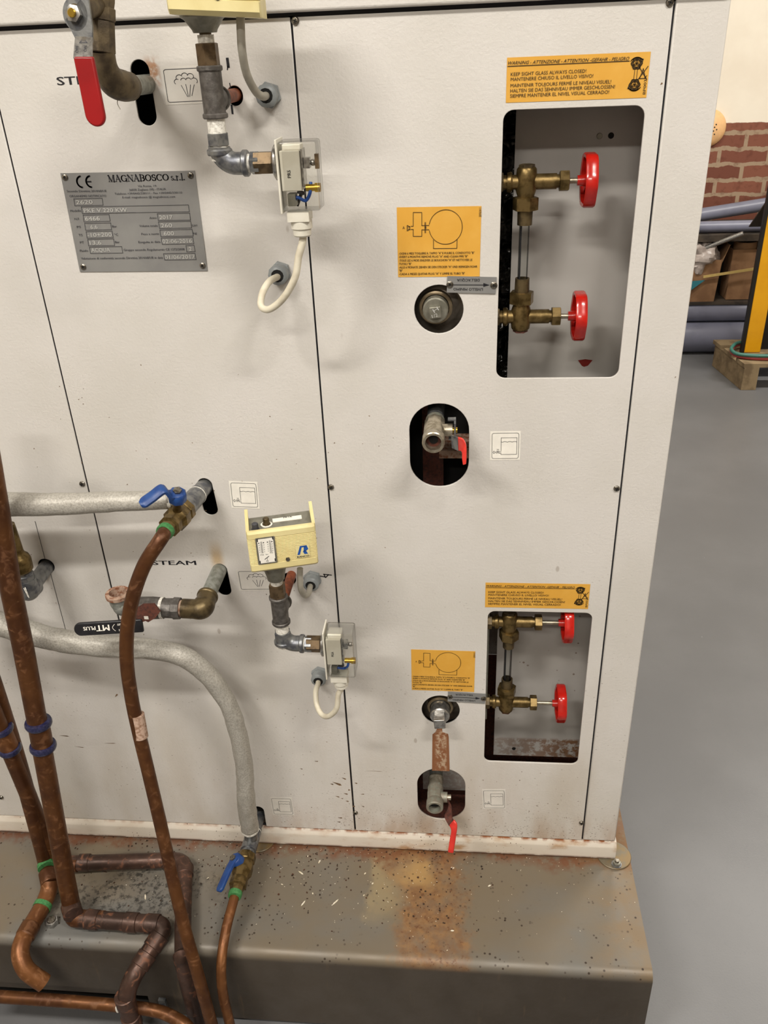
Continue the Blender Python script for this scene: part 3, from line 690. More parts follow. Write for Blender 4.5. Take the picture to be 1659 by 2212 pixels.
def hexwheel(mb, C, r):
    pts = [C+Vector((r*math.cos(math.radians(i*15))*(1+.09*math.cos(math.radians(i*90))), 0, r*math.sin(math.radians(i*15))*(1+.09*math.cos(math.radians(i*90))))) for i in range(24)]
    poly(mb, pts, r*.16, closed=True); poly(mb, [C+(p-C)*.72 for p in pts], r*.12, closed=True); poly(mb, [C+(p-C)*.86 for p in pts], r*.08, closed=True)
    for a in (90, 210, 330):
        e = C+Vector((math.cos(math.radians(a)), 0, math.sin(math.radians(a))))*r*.62; line(mb, C, e, r*.1)
        arc(mb, C+(e-C)*.45+Vector((0, 0, 0)), r*.22, 0, 360, r*.09, 10, .0006)
    arc(mb, C, r*.62, 0, 360, r*.09, 20, .0006)
w1, w2 = cW(c, 1391, 236, Y), cW(c, 1371, 428, Y); r = (cW(c, 1345, 236, Y)-w1).length
hexwheel(k, w1, r); hexwheel(k, w2, r)
for dx in (-.0014, .0014): line(k, w1+Vector((dx, 0, -r)), w2+Vector((dx, 0, r)), .0005)
arc(k, w1+Vector((0, 0, -.002)), r*1.45, 145, 45, .0008, off=.0006); arc(k, w2+Vector((0, 0, .002)), r*1.45, -35, -140, .0008, off=.0006)
for w, a in ((w1, 45), (w2, -140)):
    s = 1 if w is w1 else -1
    e = w+Vector((0, 0, -.002*s))+Vector((math.cos(math.radians(a)), 0, math.sin(math.radians(a))))*r*1.45; k.add([e+Vector((-.0016*s, -.0006, .0012*s)), e+Vector((.0014*s, -.0006, .0006*s)), e+Vector((.0004*s, -.0006, -.0026*s))], [(0, 1, 2)])
e = cW(c, 1446, 322, Y)   # crossed-out triangle mark
poly(k, [e+Vector((-.003, 0, -.005)), e+Vector((.003, 0, -.005)), e+Vector((0, 0, .004))], .0007, closed=True); line(k, e+Vector((-.0045, 0, -.006)), e+Vector((.0045, 0, .006)), .0008); line(k, e+Vector((-.0045, 0, .006)), e+Vector((.0045, 0, -.006)), .0008)
A = cW(c, 1468, 512, Y); txt(k, 'BP003A', A, A+Vector((0, 0, .018)), .0028)
k.build('lettering', 'brown_ink', t)
L1 = W(1095.5, 124.5, 0); L2 = W(1049, 1257, 0)
dup(t, (L2.x-L1.x, 0, L2.z-L1.z), 'long yellow warning sticker above the lower sight glass window')

c = (820, 420, 1659/280)
t, a, U, V = plate('maintenance_sticker', 'yellow sticker with tank diagram beside the upper sight glass window', 'sticker', (857, 448), (1040, 445), (859.5, 598.5), 'yellow_label', .0003)
k = MB(); P = lambda x, y: cW(c, x, y, Y)
for s, x0, y0, x1, y1 in (('-OGNI 6 MESI TOGLIERE IL TAPPO "A" E PULIRE IL CONDOTTO "B"', 248, 768, 1212, 757), ('-EVERY 6 MONTHS REMOVE PLUG "A" AND CLEAN PIPE "B"', 248, 811, 1128, 803), ('-TOUS LES 6 MOIS ENLEVER LE BOUCHON "A" ET NETTOYER LE', 248, 858, 1186, 848), ('TUYAU "B"', 250, 901, 408, 900), ('-ALLE 6 MONATE ZIEHEN SIE DEN STECKER "A" UND REINIGEN ROHR', 248, 945, 1250, 934), ('"B"', 250, 987, 295, 986), ('-CADA 6 MESES QUITAR PLUG "A" Y LIMPIE EL TUBO "B"', 250, 1031, 1090, 1021)):
    ptxt(k, s, c, x0, y0, x1, y1, 27, Y, bold=.022)
ptxt(k, 'A', c, 294, 443, 323, 442, 36, Y); ptxt(k, 'B', c, 581, 436, 600, 436, 30, Y)
lw = .0006
CC = P(845, 417); R1 = (P(1058, 417)-CC).x
arc(k, CC, R1, -169, 169, lw, 64, .0006)
poly(k, [P(403, 405), P(431, 405), P(431, 229), P(540, 229), P(540, 397), P(632, 395)], lw); poly(k, [P(400, 446), P(431, 446), P(431, 535), P(540, 535), P(540, 451), P(632, 450)], lw)
poly(k, [P(690, 582), P(690, 690), P(988, 688), P(992, 576)], lw)
for x in (579, 590): line(k, P(x, 355), P(x, 490), .0005)
poly(k, [P(352, 397), P(366, 397), P(370, 408), P(388, 408), P(388, 450), P(370, 450), P(366, 462), P(352, 462)], lw, closed=True)
for y in (417, 441): line(k, P(352, y), P(388, y), .0004)
A = P(1272, 170); txt(k, '1141R60E', A, P(1272, 288), .0028)
k.build('lettering', 'brown_ink', t)
L1 = W(857, 448, 0); L2 = W(888, 1401.5, 0)
dup(t, (L2.x-L1.x, 0, L2.z-L1.z), 'yellow sticker with tank diagram beside the lower sight glass window')

# ---- riveted level plates (writing upside down)
t, a, U, V = plate('level_plate', 'small grey plate with arrow riveted left of the upper sight glass window', 'plate', (966.5, 596), (1073, 598.5), (967, 631.5), 'alu_plate', .0010, y=EPS-.0006)
Y2 = EPS-.0016
for x, y in ((900, 1150), (1462, 1160)): rivet(P(x, y)+Vector((0, Y2-Y, 0)), t, .0042)
k = MB(); Q = lambda x, y: cW(c, x, y, Y2)
def utxt(mb, s, x0, y0, x1, y1, cap): A, B = Q(x0, y0), Q(x1, y1); txt(mb, s, A, B, (Q(x0, y0+cap)-A).length, bold=.01, off=.0004)
utxt(k, "DELL'ACQUA", 1278, 1080, 992, 1080, 34); utxt(k, 'LIVELLO MINIMO', 1320, 1198, 945, 1194, 34)
line(k, Q(948, 1156), Q(1330, 1158), .0008, off=.0004)
k.add([Q(1328, 1133)+Vector((0, -.0004, 0)), Q(1328, 1182)+Vector((0, -.0004, 0)), Q(1408, 1159)+Vector((0, -.0004, 0))], [(0, 1, 2)])
k.build('lettering', 'black_ink', t)
L1 = W(966.5, 596, 0); L2 = W(968, 1492, 0)
dup(t, (L2.x-L1.x, 0, L2.z-L1.z), 'small grey plate with arrow riveted left of the lower sight glass window')

# ---- drain symbol stickers
def drain_sticker(TL, TR, BL, label, m='clear_label', ink='grey_ink'):
    t, a, U, V = plate('drain_symbol_sticker', label, 'sticker', TL, TR, BL, m, .0002, 'tank drain symbol stickers')
    q = lambda u, v: a+U*u+V*v+Vector((0, -.0002, 0)); k = MB(); w = .0005
    poly(k, [q(x, y) for x, y in rrect(.06, .06, .94, .94, .06, 3)], w, closed=True, off=.0003)
    poly(k, [q(.36, .68), q(.36, .22), q(.88, .22), q(.88, .80), q(.36, .80), q(.36, .74)], w, off=.0003)
    poly(k, [q(.36+.052*i, .36+.012*math.sin(i*2)) for i in range(11)], w, off=.0003)
    poly(k, [q(.36, .70), q(.30, .70), q(.30, .67), q(.22, .76), q(.22, .67), q(.30, .76), q(.30, .72)], w*.8, off=.0003); line(k, q(.36, .75), q(.3, .75), w, off=.0003)
    line(k, q(.26, .71), q(.26, .62), w*.8, off=.0003); line(k, q(.22, .62), q(.30, .62), w*.8, off=.0003)
    poly(k, [q(.09, .72), q(.13, .67), q(.13, .70), q(.19, .70), q(.19, .74), q(.13, .74), q(.13, .77)], w*.8, closed=True, off=.0003)
    k.build('symbol', ink, t); return t
drain_sticker((1059, 932), (1125, 931), (1061, 994), 'square drain symbol sticker beside the upper oval opening', 'white_label')
drain_sticker((494, 1039), (556, 1041), (502, 1097), 'square drain symbol sticker beside the blue-handled valve outlet', 'white_label')
drain_sticker((583, 1722), (630, 1723), (588, 1760), 'faded square drain symbol sticker beside the lowest slot')
drain_sticker((1041, 1705), (1092, 1705), (1038, 1747), 'peeling square drain symbol sticker beside the lower oval opening')
def steam_sticker(TL, TR, BL, label):
    t, a, U, V = plate('steam_symbol_sticker', label, 'sticker', TL, TR, BL, 'clear_label', .0002, 'steam symbol stickers')
    q = lambda u, v: a+U*u+V*v+Vector((0, -.0002, 0)); k = MB(); w = .0006
    poly(k, [q(x, y) for x, y in rrect(.06, .07, .94, .93, .05, 3)], w, closed=True, off=.0003)
    def A_(u, v, r, a0, a1): poly(k, [q(u+r*math.cos(math.radians(a0+(a1-a0)*i/10)), v-r*1.15*math.sin(math.radians(a0+(a1-a0)*i/10))) for i in range(11)], w, off=.0003)
    for u, v, r, a0, a1 in ((.38, .30, .07, 30, 200), (.50, .26, .07, 10, 170), (.62, .28, .07, -20, 150), (.32, .40, .06, 60, 230), (.46, .38, .06, 20, 160), (.57, .38, .06, 20, 160), (.69, .40, .07, -40, 130)): A_(u, v, r, a0, a1)
    for u0, v0, u1, v1 in ((.40, .5, .50, .80), (.50, .48, .52, .8), (.60, .5, .55, .80), (.68, .5, .60, .78)): line(k, q(u0, v0), q(u1, v1), w, off=.0003)
    k.build('symbol', 'grey_ink', t)
steam_sticker((346, 145), (446, 140), (357, 227), 'clear steam cloud sticker behind the upper pipe tee')
steam_sticker((509, 1231), (592, 1230), (515, 1276), 'clear steam cloud sticker half hidden below the cream box')
def word(name, label, s, p0, p1, cap):
    A, B = W(*p0, -.0016), W(*p1, -.0016); t = thing(name, label, 'lettering', (A+B)/2)
    k = MB(); txt(k, s, A, B, cap, bold=.02, off=.0003); k.build('letters', 'black_ink', t)
word('steam_lettering', 'black letters STEAM mostly hidden behind the red valve lever', 'STEAM', (125, 184), (240, 179), .0080)
word('steam_lettering', 'black word STEAM beside the lower steam outlet slot', 'STEAM', (330, 1220), (424, 1220), .0072)

# ================================================================ pipework
YC = -.09
def arc3(p, d0, d1, r, n=10):   # quarter elbow centre line: enters travelling d0, leaves travelling d1; p = corner
    p, d0, d1 = Vector(p), Vector(d0).normalized(), Vector(d1).normalized(); a = p-d0*r; c_ = a+d1*r
    return [c_-d1*r*math.cos(PI/2*k/n)+d0*r*math.sin(PI/2*k/n) for k in range(n+1)]
def bead(mb, p, ax, r, w=.006): mb.lathe(Vector(p)-Vector(ax).normalized()*w/2, ax, [(0, r*.93), (w*.2, r), (w*.8, r), (w, r*.93)], 28)
def tee_assembly(label, X, zbT, zcone, z_elb, xend, wall, hexz):
    """vertical tee with back connection to the cabinet, nipple, elbow and nipple to the right"""
    t = thing('pipe_tee_assembly', label, 'pipe fitting', (X, YC, z_elb), 'tee assemblies between controller and switch')
    zt1, zt0 = zbT
    m = MB(); m.hexn((X, YC, zt1-.002), (X, YC, zt1+.020), .0112, .5); m.build('brass_bushing', 'brass_hex', t)
    m = MB(); m.cyl((X, YC, zt1+.018), (X, YC, zt1+.027), .0080); m.build('thread_tape', 'tape', t)
    m = MB(); m.cyl((X, YC, zt1), (X, YC, zt0), .0112); bead(m, (X, YC, zt1-.002), (0, 0, 1), .0128, .005); bead(m, (X, YC, zt0+.002), (0, 0, 1), .0128, .005)
    m.cyl((X, YC, wall), (X, YC+.022, wall), .0112); bead(m, (X, YC+.020, wall), (0, 1, 0), .0128, .005); m.build('tee', 'galv_dark', t)
    MB().cyl((X, YC+.02, wall), (X, .03, wall), .0068).build('inlet_pipe', 'rust_copper', t)
    m = MB(); m.cyl((X, YC, zt0), (X, YC, zt0-.040), .0092); m.build('thread_tape', 'tape', t)
    zn = zt0-.014; m = MB(); m.hexn((X, YC, zn), (X, YC, zn-.012), .0118, .3); m.build('nipple', 'galv', t)
    # elbow
    ze = z_elb; e = MB(); pts = [Vector((X, YC, zt0-.032))]+arc3((X, YC, ze), (0, 0, -1), (1, 0, 0), .017)+[Vector((X+.025, YC, ze))]
    e.tube(pts, .0112, 28); bead(e, (X, YC, zt0-.032), (0, 0, 1), .0132, .006); bead(e, (X+.026, YC, ze), (1, 0, 0), .0132, .006); e.build('elbow', 'galv', t)
    MB().cyl((X+.028, YC, ze), (xend-.006, YC, ze), .0092).build('thread_tape', 'tape', t)
    xm = X+.028+(xend-.018-X-.028)*.35; MB().hexn((xm, YC, ze), (xm+.010, YC, ze), .0115, .2).build('nipple', 'galv', t)
    MB().hexn((xend-.020, YC, ze), (xend, YC, ze), .0118, .5).build('brass_socket', 'brass_hex', t)
    MB().lathe((xend, YC, ze), (1, 0, 0), [(0, .0105), (.0008, .0150), (.0025, .0175), (.0045, .0170), (.0062, .0150)], 32).build('diaphragm_flange', 'steel', t)
    return t
def switch_box(label, p0, H, mark, mkside):
    """clear-covered pressure switch; p0 = stem entry on the left face"""
    x0, y0, zc = p0; t = thing('pressure_switch', label, 'pressure switch', (x0, y0, zc), 'pressure switches with clear covers')
    zt, zb = zc+H*.31, zc-H*.69; D = .030; L = .040
    MB().box((x0+.001, y0, (zt+zb)/2), (.0022, D+.004, H+.002)).build('base_plate', 'white_plastic', t, bev=.0006)
    # clear cover: thin shell
    cv = MB(); cv.box((x0+.002+L/2, y0, (zt+zb)/2), (L, D, H-.002)); o = cv.build('clear_cover', 'clear_plastic', t, bev=.003)
    md = o.modifiers.new('shell', 'SOLIDIFY'); md.thickness = .0012; md.offset = -1
    MB().box((x0+.0135, y0-.003, zc-H*.11), (.021, D*.72, H*.56)).build('switch_body', 'white_plastic', t, bev=.001)
    MB().box((x0+.0155, y0-.002, zc+H*.20), (.019, D*.6, H*.10)).build('switch_head', 'white_plastic', t, bev=.001)
    MB().box((x0+.0255, y0-.002, zc-H*.08), (.0018, D*.6, H*.52)).build('spring_plate', 'steel', t)
    m = MB(); m.cyl((x0+.026, y0-.004, zc-.001), (x0+.040, y0-.004, zc-.001), .002); m.box((x0+.030, y0-.004, zc-.001), (.006, .010, .010)); m.sphere((x0+.036, y0-.004, zc-.001), .0034, 8); m.build('terminal', 'steel', t)
    m = MB(); m.cyl((x0+.027, y0-.006, zc-H*.36), (x0+.038, y0-.006, zc-H*.36), .0036); m.cyl((x0+.0365, y0-.006, zc-H*.36), (x0+.042, y0-.006, zc-H*.36), .0046); m.build('brass_screw', 'gold', t)
    m = MB(); m.tube(spl([(x0+.012, y0, zb+.006), (x0+.017, y0-.008, zb+.014), (x0+.025, y0-.004, zb+.010), (x0+.031, y0-.008, zb+.018), (x0+.032, y0-.004, zb+.028)], 6), .0018, 8); m.build('wire', 'blue_wire', t)
    m = MB(); m.tube(spl([(x0+.014, y0+.004, zb+.004), (x0+.020, y0+.002, zb+.016), (x0+.024, y0-.008, zb+.018), (x0+.018, y0-.01, zb+.020)], 6), .0019, 8); m.build('wire', 'black_grip', t)
    m = MB(); m.box((x0+.012, y0-.006, zb+.012), (.008, .014, .012)); m.build('terminal_block', 'grey_metal', t)
    # cable outlet below
    xg = x0+.018; m = MB(); m.box((xg-.001, y0, zb-.005), (.023, .024, .010)); m.lathe((xg, y0, zb-.008), (0, 0, -1), [(0, .0115), (.010, .0115), (.011, .0098), (.017, .0098), (.0185, .0085)], 28); m.build('cable_outlet', 'white_plastic', t)
    k = MB(); yf = y0-.003-D*.36; A = Vector((x0+.0135, yf, zc-H*.20)); txt(k, mark, A, A+Vector((0, 0, H*.105)), .0034, bold=.02, off=.0004); k.build('lettering', 'black_ink', t)
    return t, Vector((xg, y0, zb-.026))
def gland(label, p, r=.0125, L=.020):
    p = Vector((p.x, -.0015, p.z)); t = thing('cable_gland', label, 'cable gland', p, 'grey hexagonal cable glands')
    m = MB(); m.hexn(p, p+Vector((0, -.008, 0)), r*1.08, .2); m.build('hex_base', 'gland', t)
    m = MB(); m.lathe(p+Vector((0, -.008, 0)), (0, -1, 0), [(0, r*.95), (L*.5, r*.95), (L*.62, r*.8), (L*.66, r*.62), (L*.4, r*.45), (L*.4, 0)], 12, cap=False); m.build('clamp_nut', 'gland', t)
    m = MB().lathe(p+Vector((0, -.008-L*.6, 0)), (0, -1, 0), [(0, r*.62), (.0004, r*.6), (.0004, 0)], 20, cap=False); m.build('seal', 'hole', t)
    return p+Vector((0, -.008-L*.55, 0))
# upper
Xu = W(464, 240, YC).x; z_e = W(520, 353, YC).z; xe = W(591, 350, YC).x
tee_assembly('pipe tee and elbow under the upper cream controller', Xu, (W(447, 143, YC).z, W(460, 255, YC).z), 0, z_e, xe, W(462, 215, YC).z, 0)
t, out = switch_box('clear-covered pressure switch marked PRS at the upper tee', (xe+.006, YC, W(600, 350, YC).z), (W(597, 302, YC).z-W(614, 467, YC).z)*.93, 'PRS', 0)
q = Vector((xe+.006+.0415, YC-.012, W(686, 345, YC).z)); MB().box(q, (.004, .006, .014)).build('cover_clip', 'brass_hex', t)
g2 = gland('grey cable gland below the upper clear switch', W(607, 587, 0))
def cable(name, label, pts, r, m, cat='cable', group=None):
    b = MB().tube(spl(pts, 12), r, 18); o = b.build(name, m, smooth=60); recenter(o, pts[0]); tag(o, label, cat, group); return o
cable('sensor_cable', 'off-white cable looping below the upper clear switch', [out+Vector((0, 0, .012)), out+Vector((0, 0, -.004)), W(645, 555, YC), W(637, 600, YC), W(612, 644, -.085), W(582, 668, -.078), W(564, 661, -.068), W(567, 633, -.055), W(582, 608, -.04), g2+Vector((0, 0, -.001)), g2+Vector((0, .006, 0))], .0040, 'cable_white')
# lower
Xl = W(606, 1330, YC).x; z_e2 = W(640, 1390, YC).z; xe2 = W(693, 1388, YC).x
tee_assembly('pipe tee and elbow under the lower cream controller', Xl, (W(590, 1287, YC).z, W(601, 1345, YC).z), 0, z_e2, xe2, W(606, 1318, YC).z, 0)
t, out2 = switch_box('clear-covered pressure switch at the lower tee with a blue wire inside', (xe2+.006, YC, W(700, 1385, YC).z), .078, 'PRSA', 0)
g4 = gland('grey cable gland below the lower clear switch', W(692, 1452, 0))
cable('sensor_cable', 'off-white cable looping below the lower clear switch', [out2+Vector((0, 0, .012)), out2+Vector((0, 0, -.004)), W(731, 1500, YC), W(727, 1530, YC), W(712, 1546, -.085), W(697, 1545, -.075), W(685, 1525, -.06), W(682, 1495, -.045), g4+Vector((0, -.006, -.002)), g4+Vector((0, .006, 0))], .0040, 'cable_white')

# ---- cream pressure controllers
def controller(label, BL, U, Hh, X, ztee, mark, zhb):
    """BL bottom-left corner of the front face, U horizontal unit vector along the face"""
    U = Vector(U).normalized(); V = Vector((0, 0, 1)); N = Vector((U.y, -U.x, 0)).normalized()
    if N.y > 0: N = -N
    Wd = .086; t = thing('pressure_controller', label, 'pressure controller', (X, YC, ztee+.05), 'cream pressure controllers')
    BL = Vector(BL); Dp = .044
    # ribbed cover profile: (depth out, height)
    prof = [(-Dp, 0), (-.004, 0), (0, .004), (0, .012)]; nr = 19; h0, h1 = .012, Hh-.010
    for i in range(nr):
        a = h0+(h1-h0)*i/nr; b = h0+(h1-h0)*(i+1)/nr; prof += [(0, a+(b-a)*.15), (-.0011, a+(b-a)*.45), (-.0011, a+(b-a)*.7), (0, b)]
    prof += [(0, Hh-.003), (-.002, Hh), (-.006, Hh), (-.006, Hh-.006), (-Dp, Hh-.006)]
    cv = MB(); n = len(prof); nl = 5; rings = []
    for j, (s, ins) in enumerate(((0, .0035), (.0012, .0012), (.004, 0), (Wd-.004, 0), (Wd-.0012, .0012), (Wd, .0035))):
        for d, h in prof: rings.append(BL+U*s+V*h+N*(d-ins if d > -Dp else d))
    fs = [(j*n+i, j*n+(i+1) % n, (j+1)*n+(i+1) % n, (j+1)*n+i) for j in range(5) for i in range(n)]+[tuple(range(n-1, -1, -1)), tuple(range(5*n, 6*n))]
    cv.add(rings, fs); cover = cv.build('cover', 'cream', t, smooth=28)
    # raised ears each side of the recessed top
    e = MB()
    for s0, s1 in ((0, .004), (Wd-.004, Wd)):
        e = MB(); e.prism([(-.004, Hh-.008), (-Dp, Hh-.008), (-Dp, Hh+.010), (-.030, Hh+.006), (-.012, Hh+.001), (-.004, Hh)], BL+U*s0, N, V, U, s1-s0); e.build('cover_ear', 'cream', t, smooth=25)
    MB().prism([(-.006, Hh-.0055), (-Dp-.0005, Hh-.0055), (-Dp-.0005, Hh-.0035), (-.006, Hh-.0035)], BL+U*.004, N, V, U, Wd-.008).build('top_plate', 'grey_metal', t)
    zt = BL+V*(Hh-.0035)
    for s, d in ((.012, -.012), (.026, -.022)):
        q = zt+U*s+N*d; b = MB().lathe(q, V, [(0, .0055), (.0015, .0055), (.0015, .0042), (.009, .0042), (.010, .003)], 8); b.build('adjusting_screw', 'brass_dark' if s > .02 else 'grey_ink', t)
    MB().lathe(zt+U*.026+N*-.022, V, [(0, .0075), (.0008, .0075), (.0008, 0)], 16, cap=False).build('seal_washer', 'white_label', t)
    MB().prism([(.034, -.034), (.071, -.034), (.071, -.025), (.034, -.025)], zt, U, N, V, .0008).build('name_tape', 'white_label', t)
    k = MB(); A = zt+U*.048+N*-.031; txt(k, mark, A, A+U*.011, .0035, N=V, off=.001, bold=.02); k.build('lettering', 'black_ink', t)
    # dial window
    f = lambda u, v, o=0: BL+U*(u*Wd)+V*(v*Hh)+N*o
    MB().prism(rrect(.12*Wd, .22*Hh, .40*Wd, .86*Hh, .001, 2), BL+N*.0002, U, V, N, .0007).build('dial_frame', 'grey_metal', t)
    dial = MB().prism(rrect(.145*Wd, .25*Hh, .375*Wd, .83*Hh, .0005, 2), BL+N*.0009, U, V, N, .0003).build('dial', 'white_label', t)
    k = MB()
    for xc in (.20, .325): line(k, f(xc, .50), f(xc, .78), .0004, N=N, off=.0013)
    for i in range(14):
        for xc, s in ((.20, -1), (.20, 1), (.325, -1), (.325, 1)): line(k, f(xc, .50+.02*i), f(xc+s*.02, .50+.02*i), .00025, N=N, off=.0013)
    for xc in (.165, .29, .235, .355):
        for i in range(5): txt(k, str((7, 5, 4, 3, 1)[i]), f(xc-.008, .51+.055*i), f(xc+.006, .51+.055*i), .0016, N=N, off=.0013)
    txt(k, 'PSI', f(.17, .44), f(.215, .44), .0018, N=N, off=.0013); txt(k, 'bar', f(.245, .44), f(.285, .44), .0018, N=N, off=.0013); txt(k, 'PSI', f(.31, .46), f(.35, .46), .0018, N=N, off=.0013)
    line(k, f(.225, .34), f(.285, .40), .0009, N=N, off=.0013); line(k, f(.26, .36), f(.255, .31), .0004, N=N, off=.0013); poly(k, [f(.245, .30), f(.27, .30), f(.27, .275), f(.245, .275)], .0004, closed=True, N=N, off=.0013)
    for x_, y_ in ((.15, .26), (.37, .27), (.15, .79), (.37, .80)): line(k, f(x_, y_), f(x_, y_+.05), .0012, N=N, off=.0013)
    k.build('scale_print', 'black_ink', dial)
    MB().prism(rrect(.68*Wd, .24*Hh, .885*Wd, .56*Hh, .0008, 2), BL+N*.0002, U, V, N, .0004).build('logo_field', 'cream', t)
    k = MB(); q = lambda u, v: f(.70+.17*u, .33+.21*v, .0008)
    def fillp(pts): k.add([q(*p) for p in pts], [tuple(range(len(pts)))])
    fillp([(0, 0), (.22, 0), (.42, .82), (.42, 1), (.28, 1)]); fillp([(.42, 1), (.42, .82), (.60, .82), (.74, .82), (.8, 1)]); fillp([(.60, .82), (.56, .3), (.72, .3), (.98, .55), (.86, 1), (.74, 1)]); fillp([(.56, .42), (.5, .3), (.62, 0), (.92, 0), (.80, .3), (.72, .42)])
    k.build('logo', 'blue_ink', t)
    k = MB(); txt(k, 'RANCO', f(.695, .26), f(.87, .26), .0026, N=N, off=.0009, bold=.03); k.build('lettering', 'black_ink', t)
    MB().lathe(f(.555, .25, -.0002), N, [(0, .0028), (.0012, .0026), (.0014, 0)], 16, cap=False).build('cover_screw', 'rivet', t)
    # zinc bowl and stem under the box
    zb = BL.z; cen = Vector((X, YC, 0))
    m = MB(); m.lathe((X, YC, zb+.002), (0, 0, -1), [(0, .0225), (.004, .0225), (.006, .019), ((zb-zhb)*.85, .0125), (zb-zhb, .0115)], 36); m.build('bellows_housing', 'grey_metal', t)
    MB().cyl((X, YC, zhb+.002), (X, YC, ztee+.018), .0058).build('stem', 'bronze', t)
    return t, N
bl = W(543, 1241, -.140); br = W(681, 1222, -.120)
tl_, _ = controller('cream ribbed pressure controller beside the lower steam outlet', bl, br-bl, .060, Xl, W(590, 1287, YC).z, 'PR1A', W(588, 1252, YC).z)
bl2 = W(362, 30, -.135); br2 = W(565, 38, -.128)
controller('cream ribbed pressure controller cut off by the top of the photo', bl2, (br2-bl2), .060, Xu, W(447, 143, YC).z, 'PRA', W(441, 76, YC).z)
# their cables and glands
g1 = gland('grey cable gland beside the upper steam tee', W(583, 205, 0))
def plug_cap(p, parentname, label): pass
cable('control_cable', 'grey cable from the upper cream controller', [W(519, 22, -.105), W(520, 60, -.105), W(523, 110, -.100), W(533, 160, -.085), W(552, 197, -.062), W(567, 208, -.045), g1+Vector((0, .002, 0))], .0041, 'cable_grey')
g3 = gland('grey cable gland beside the lower cream controller', W(676, 1247, 0))
cable('control_cable', 'short grey cable from the lower cream controller', [W(648, 1228, -.10), W(648, 1250, -.10), W(650, 1272, -.095), W(658, 1286, -.08), W(666, 1282, -.06), g3+Vector((0, -.004, 0)), g3+Vector((0, .006, 0))], .0040, 'cable_grey')
for p_, lab in ((W(519, 22, -.105), 'grey round cable grommet under the upper cream controller'),):
    o = MB().lathe(p_+Vector((0, 0, .006)), (0, 0, -1), [(0, .011), (.004, .011), (.007, .008)], 24).build('cable_grommet', 'grey_metal'); recenter(o, p_); tag(o, lab, 'grommet')

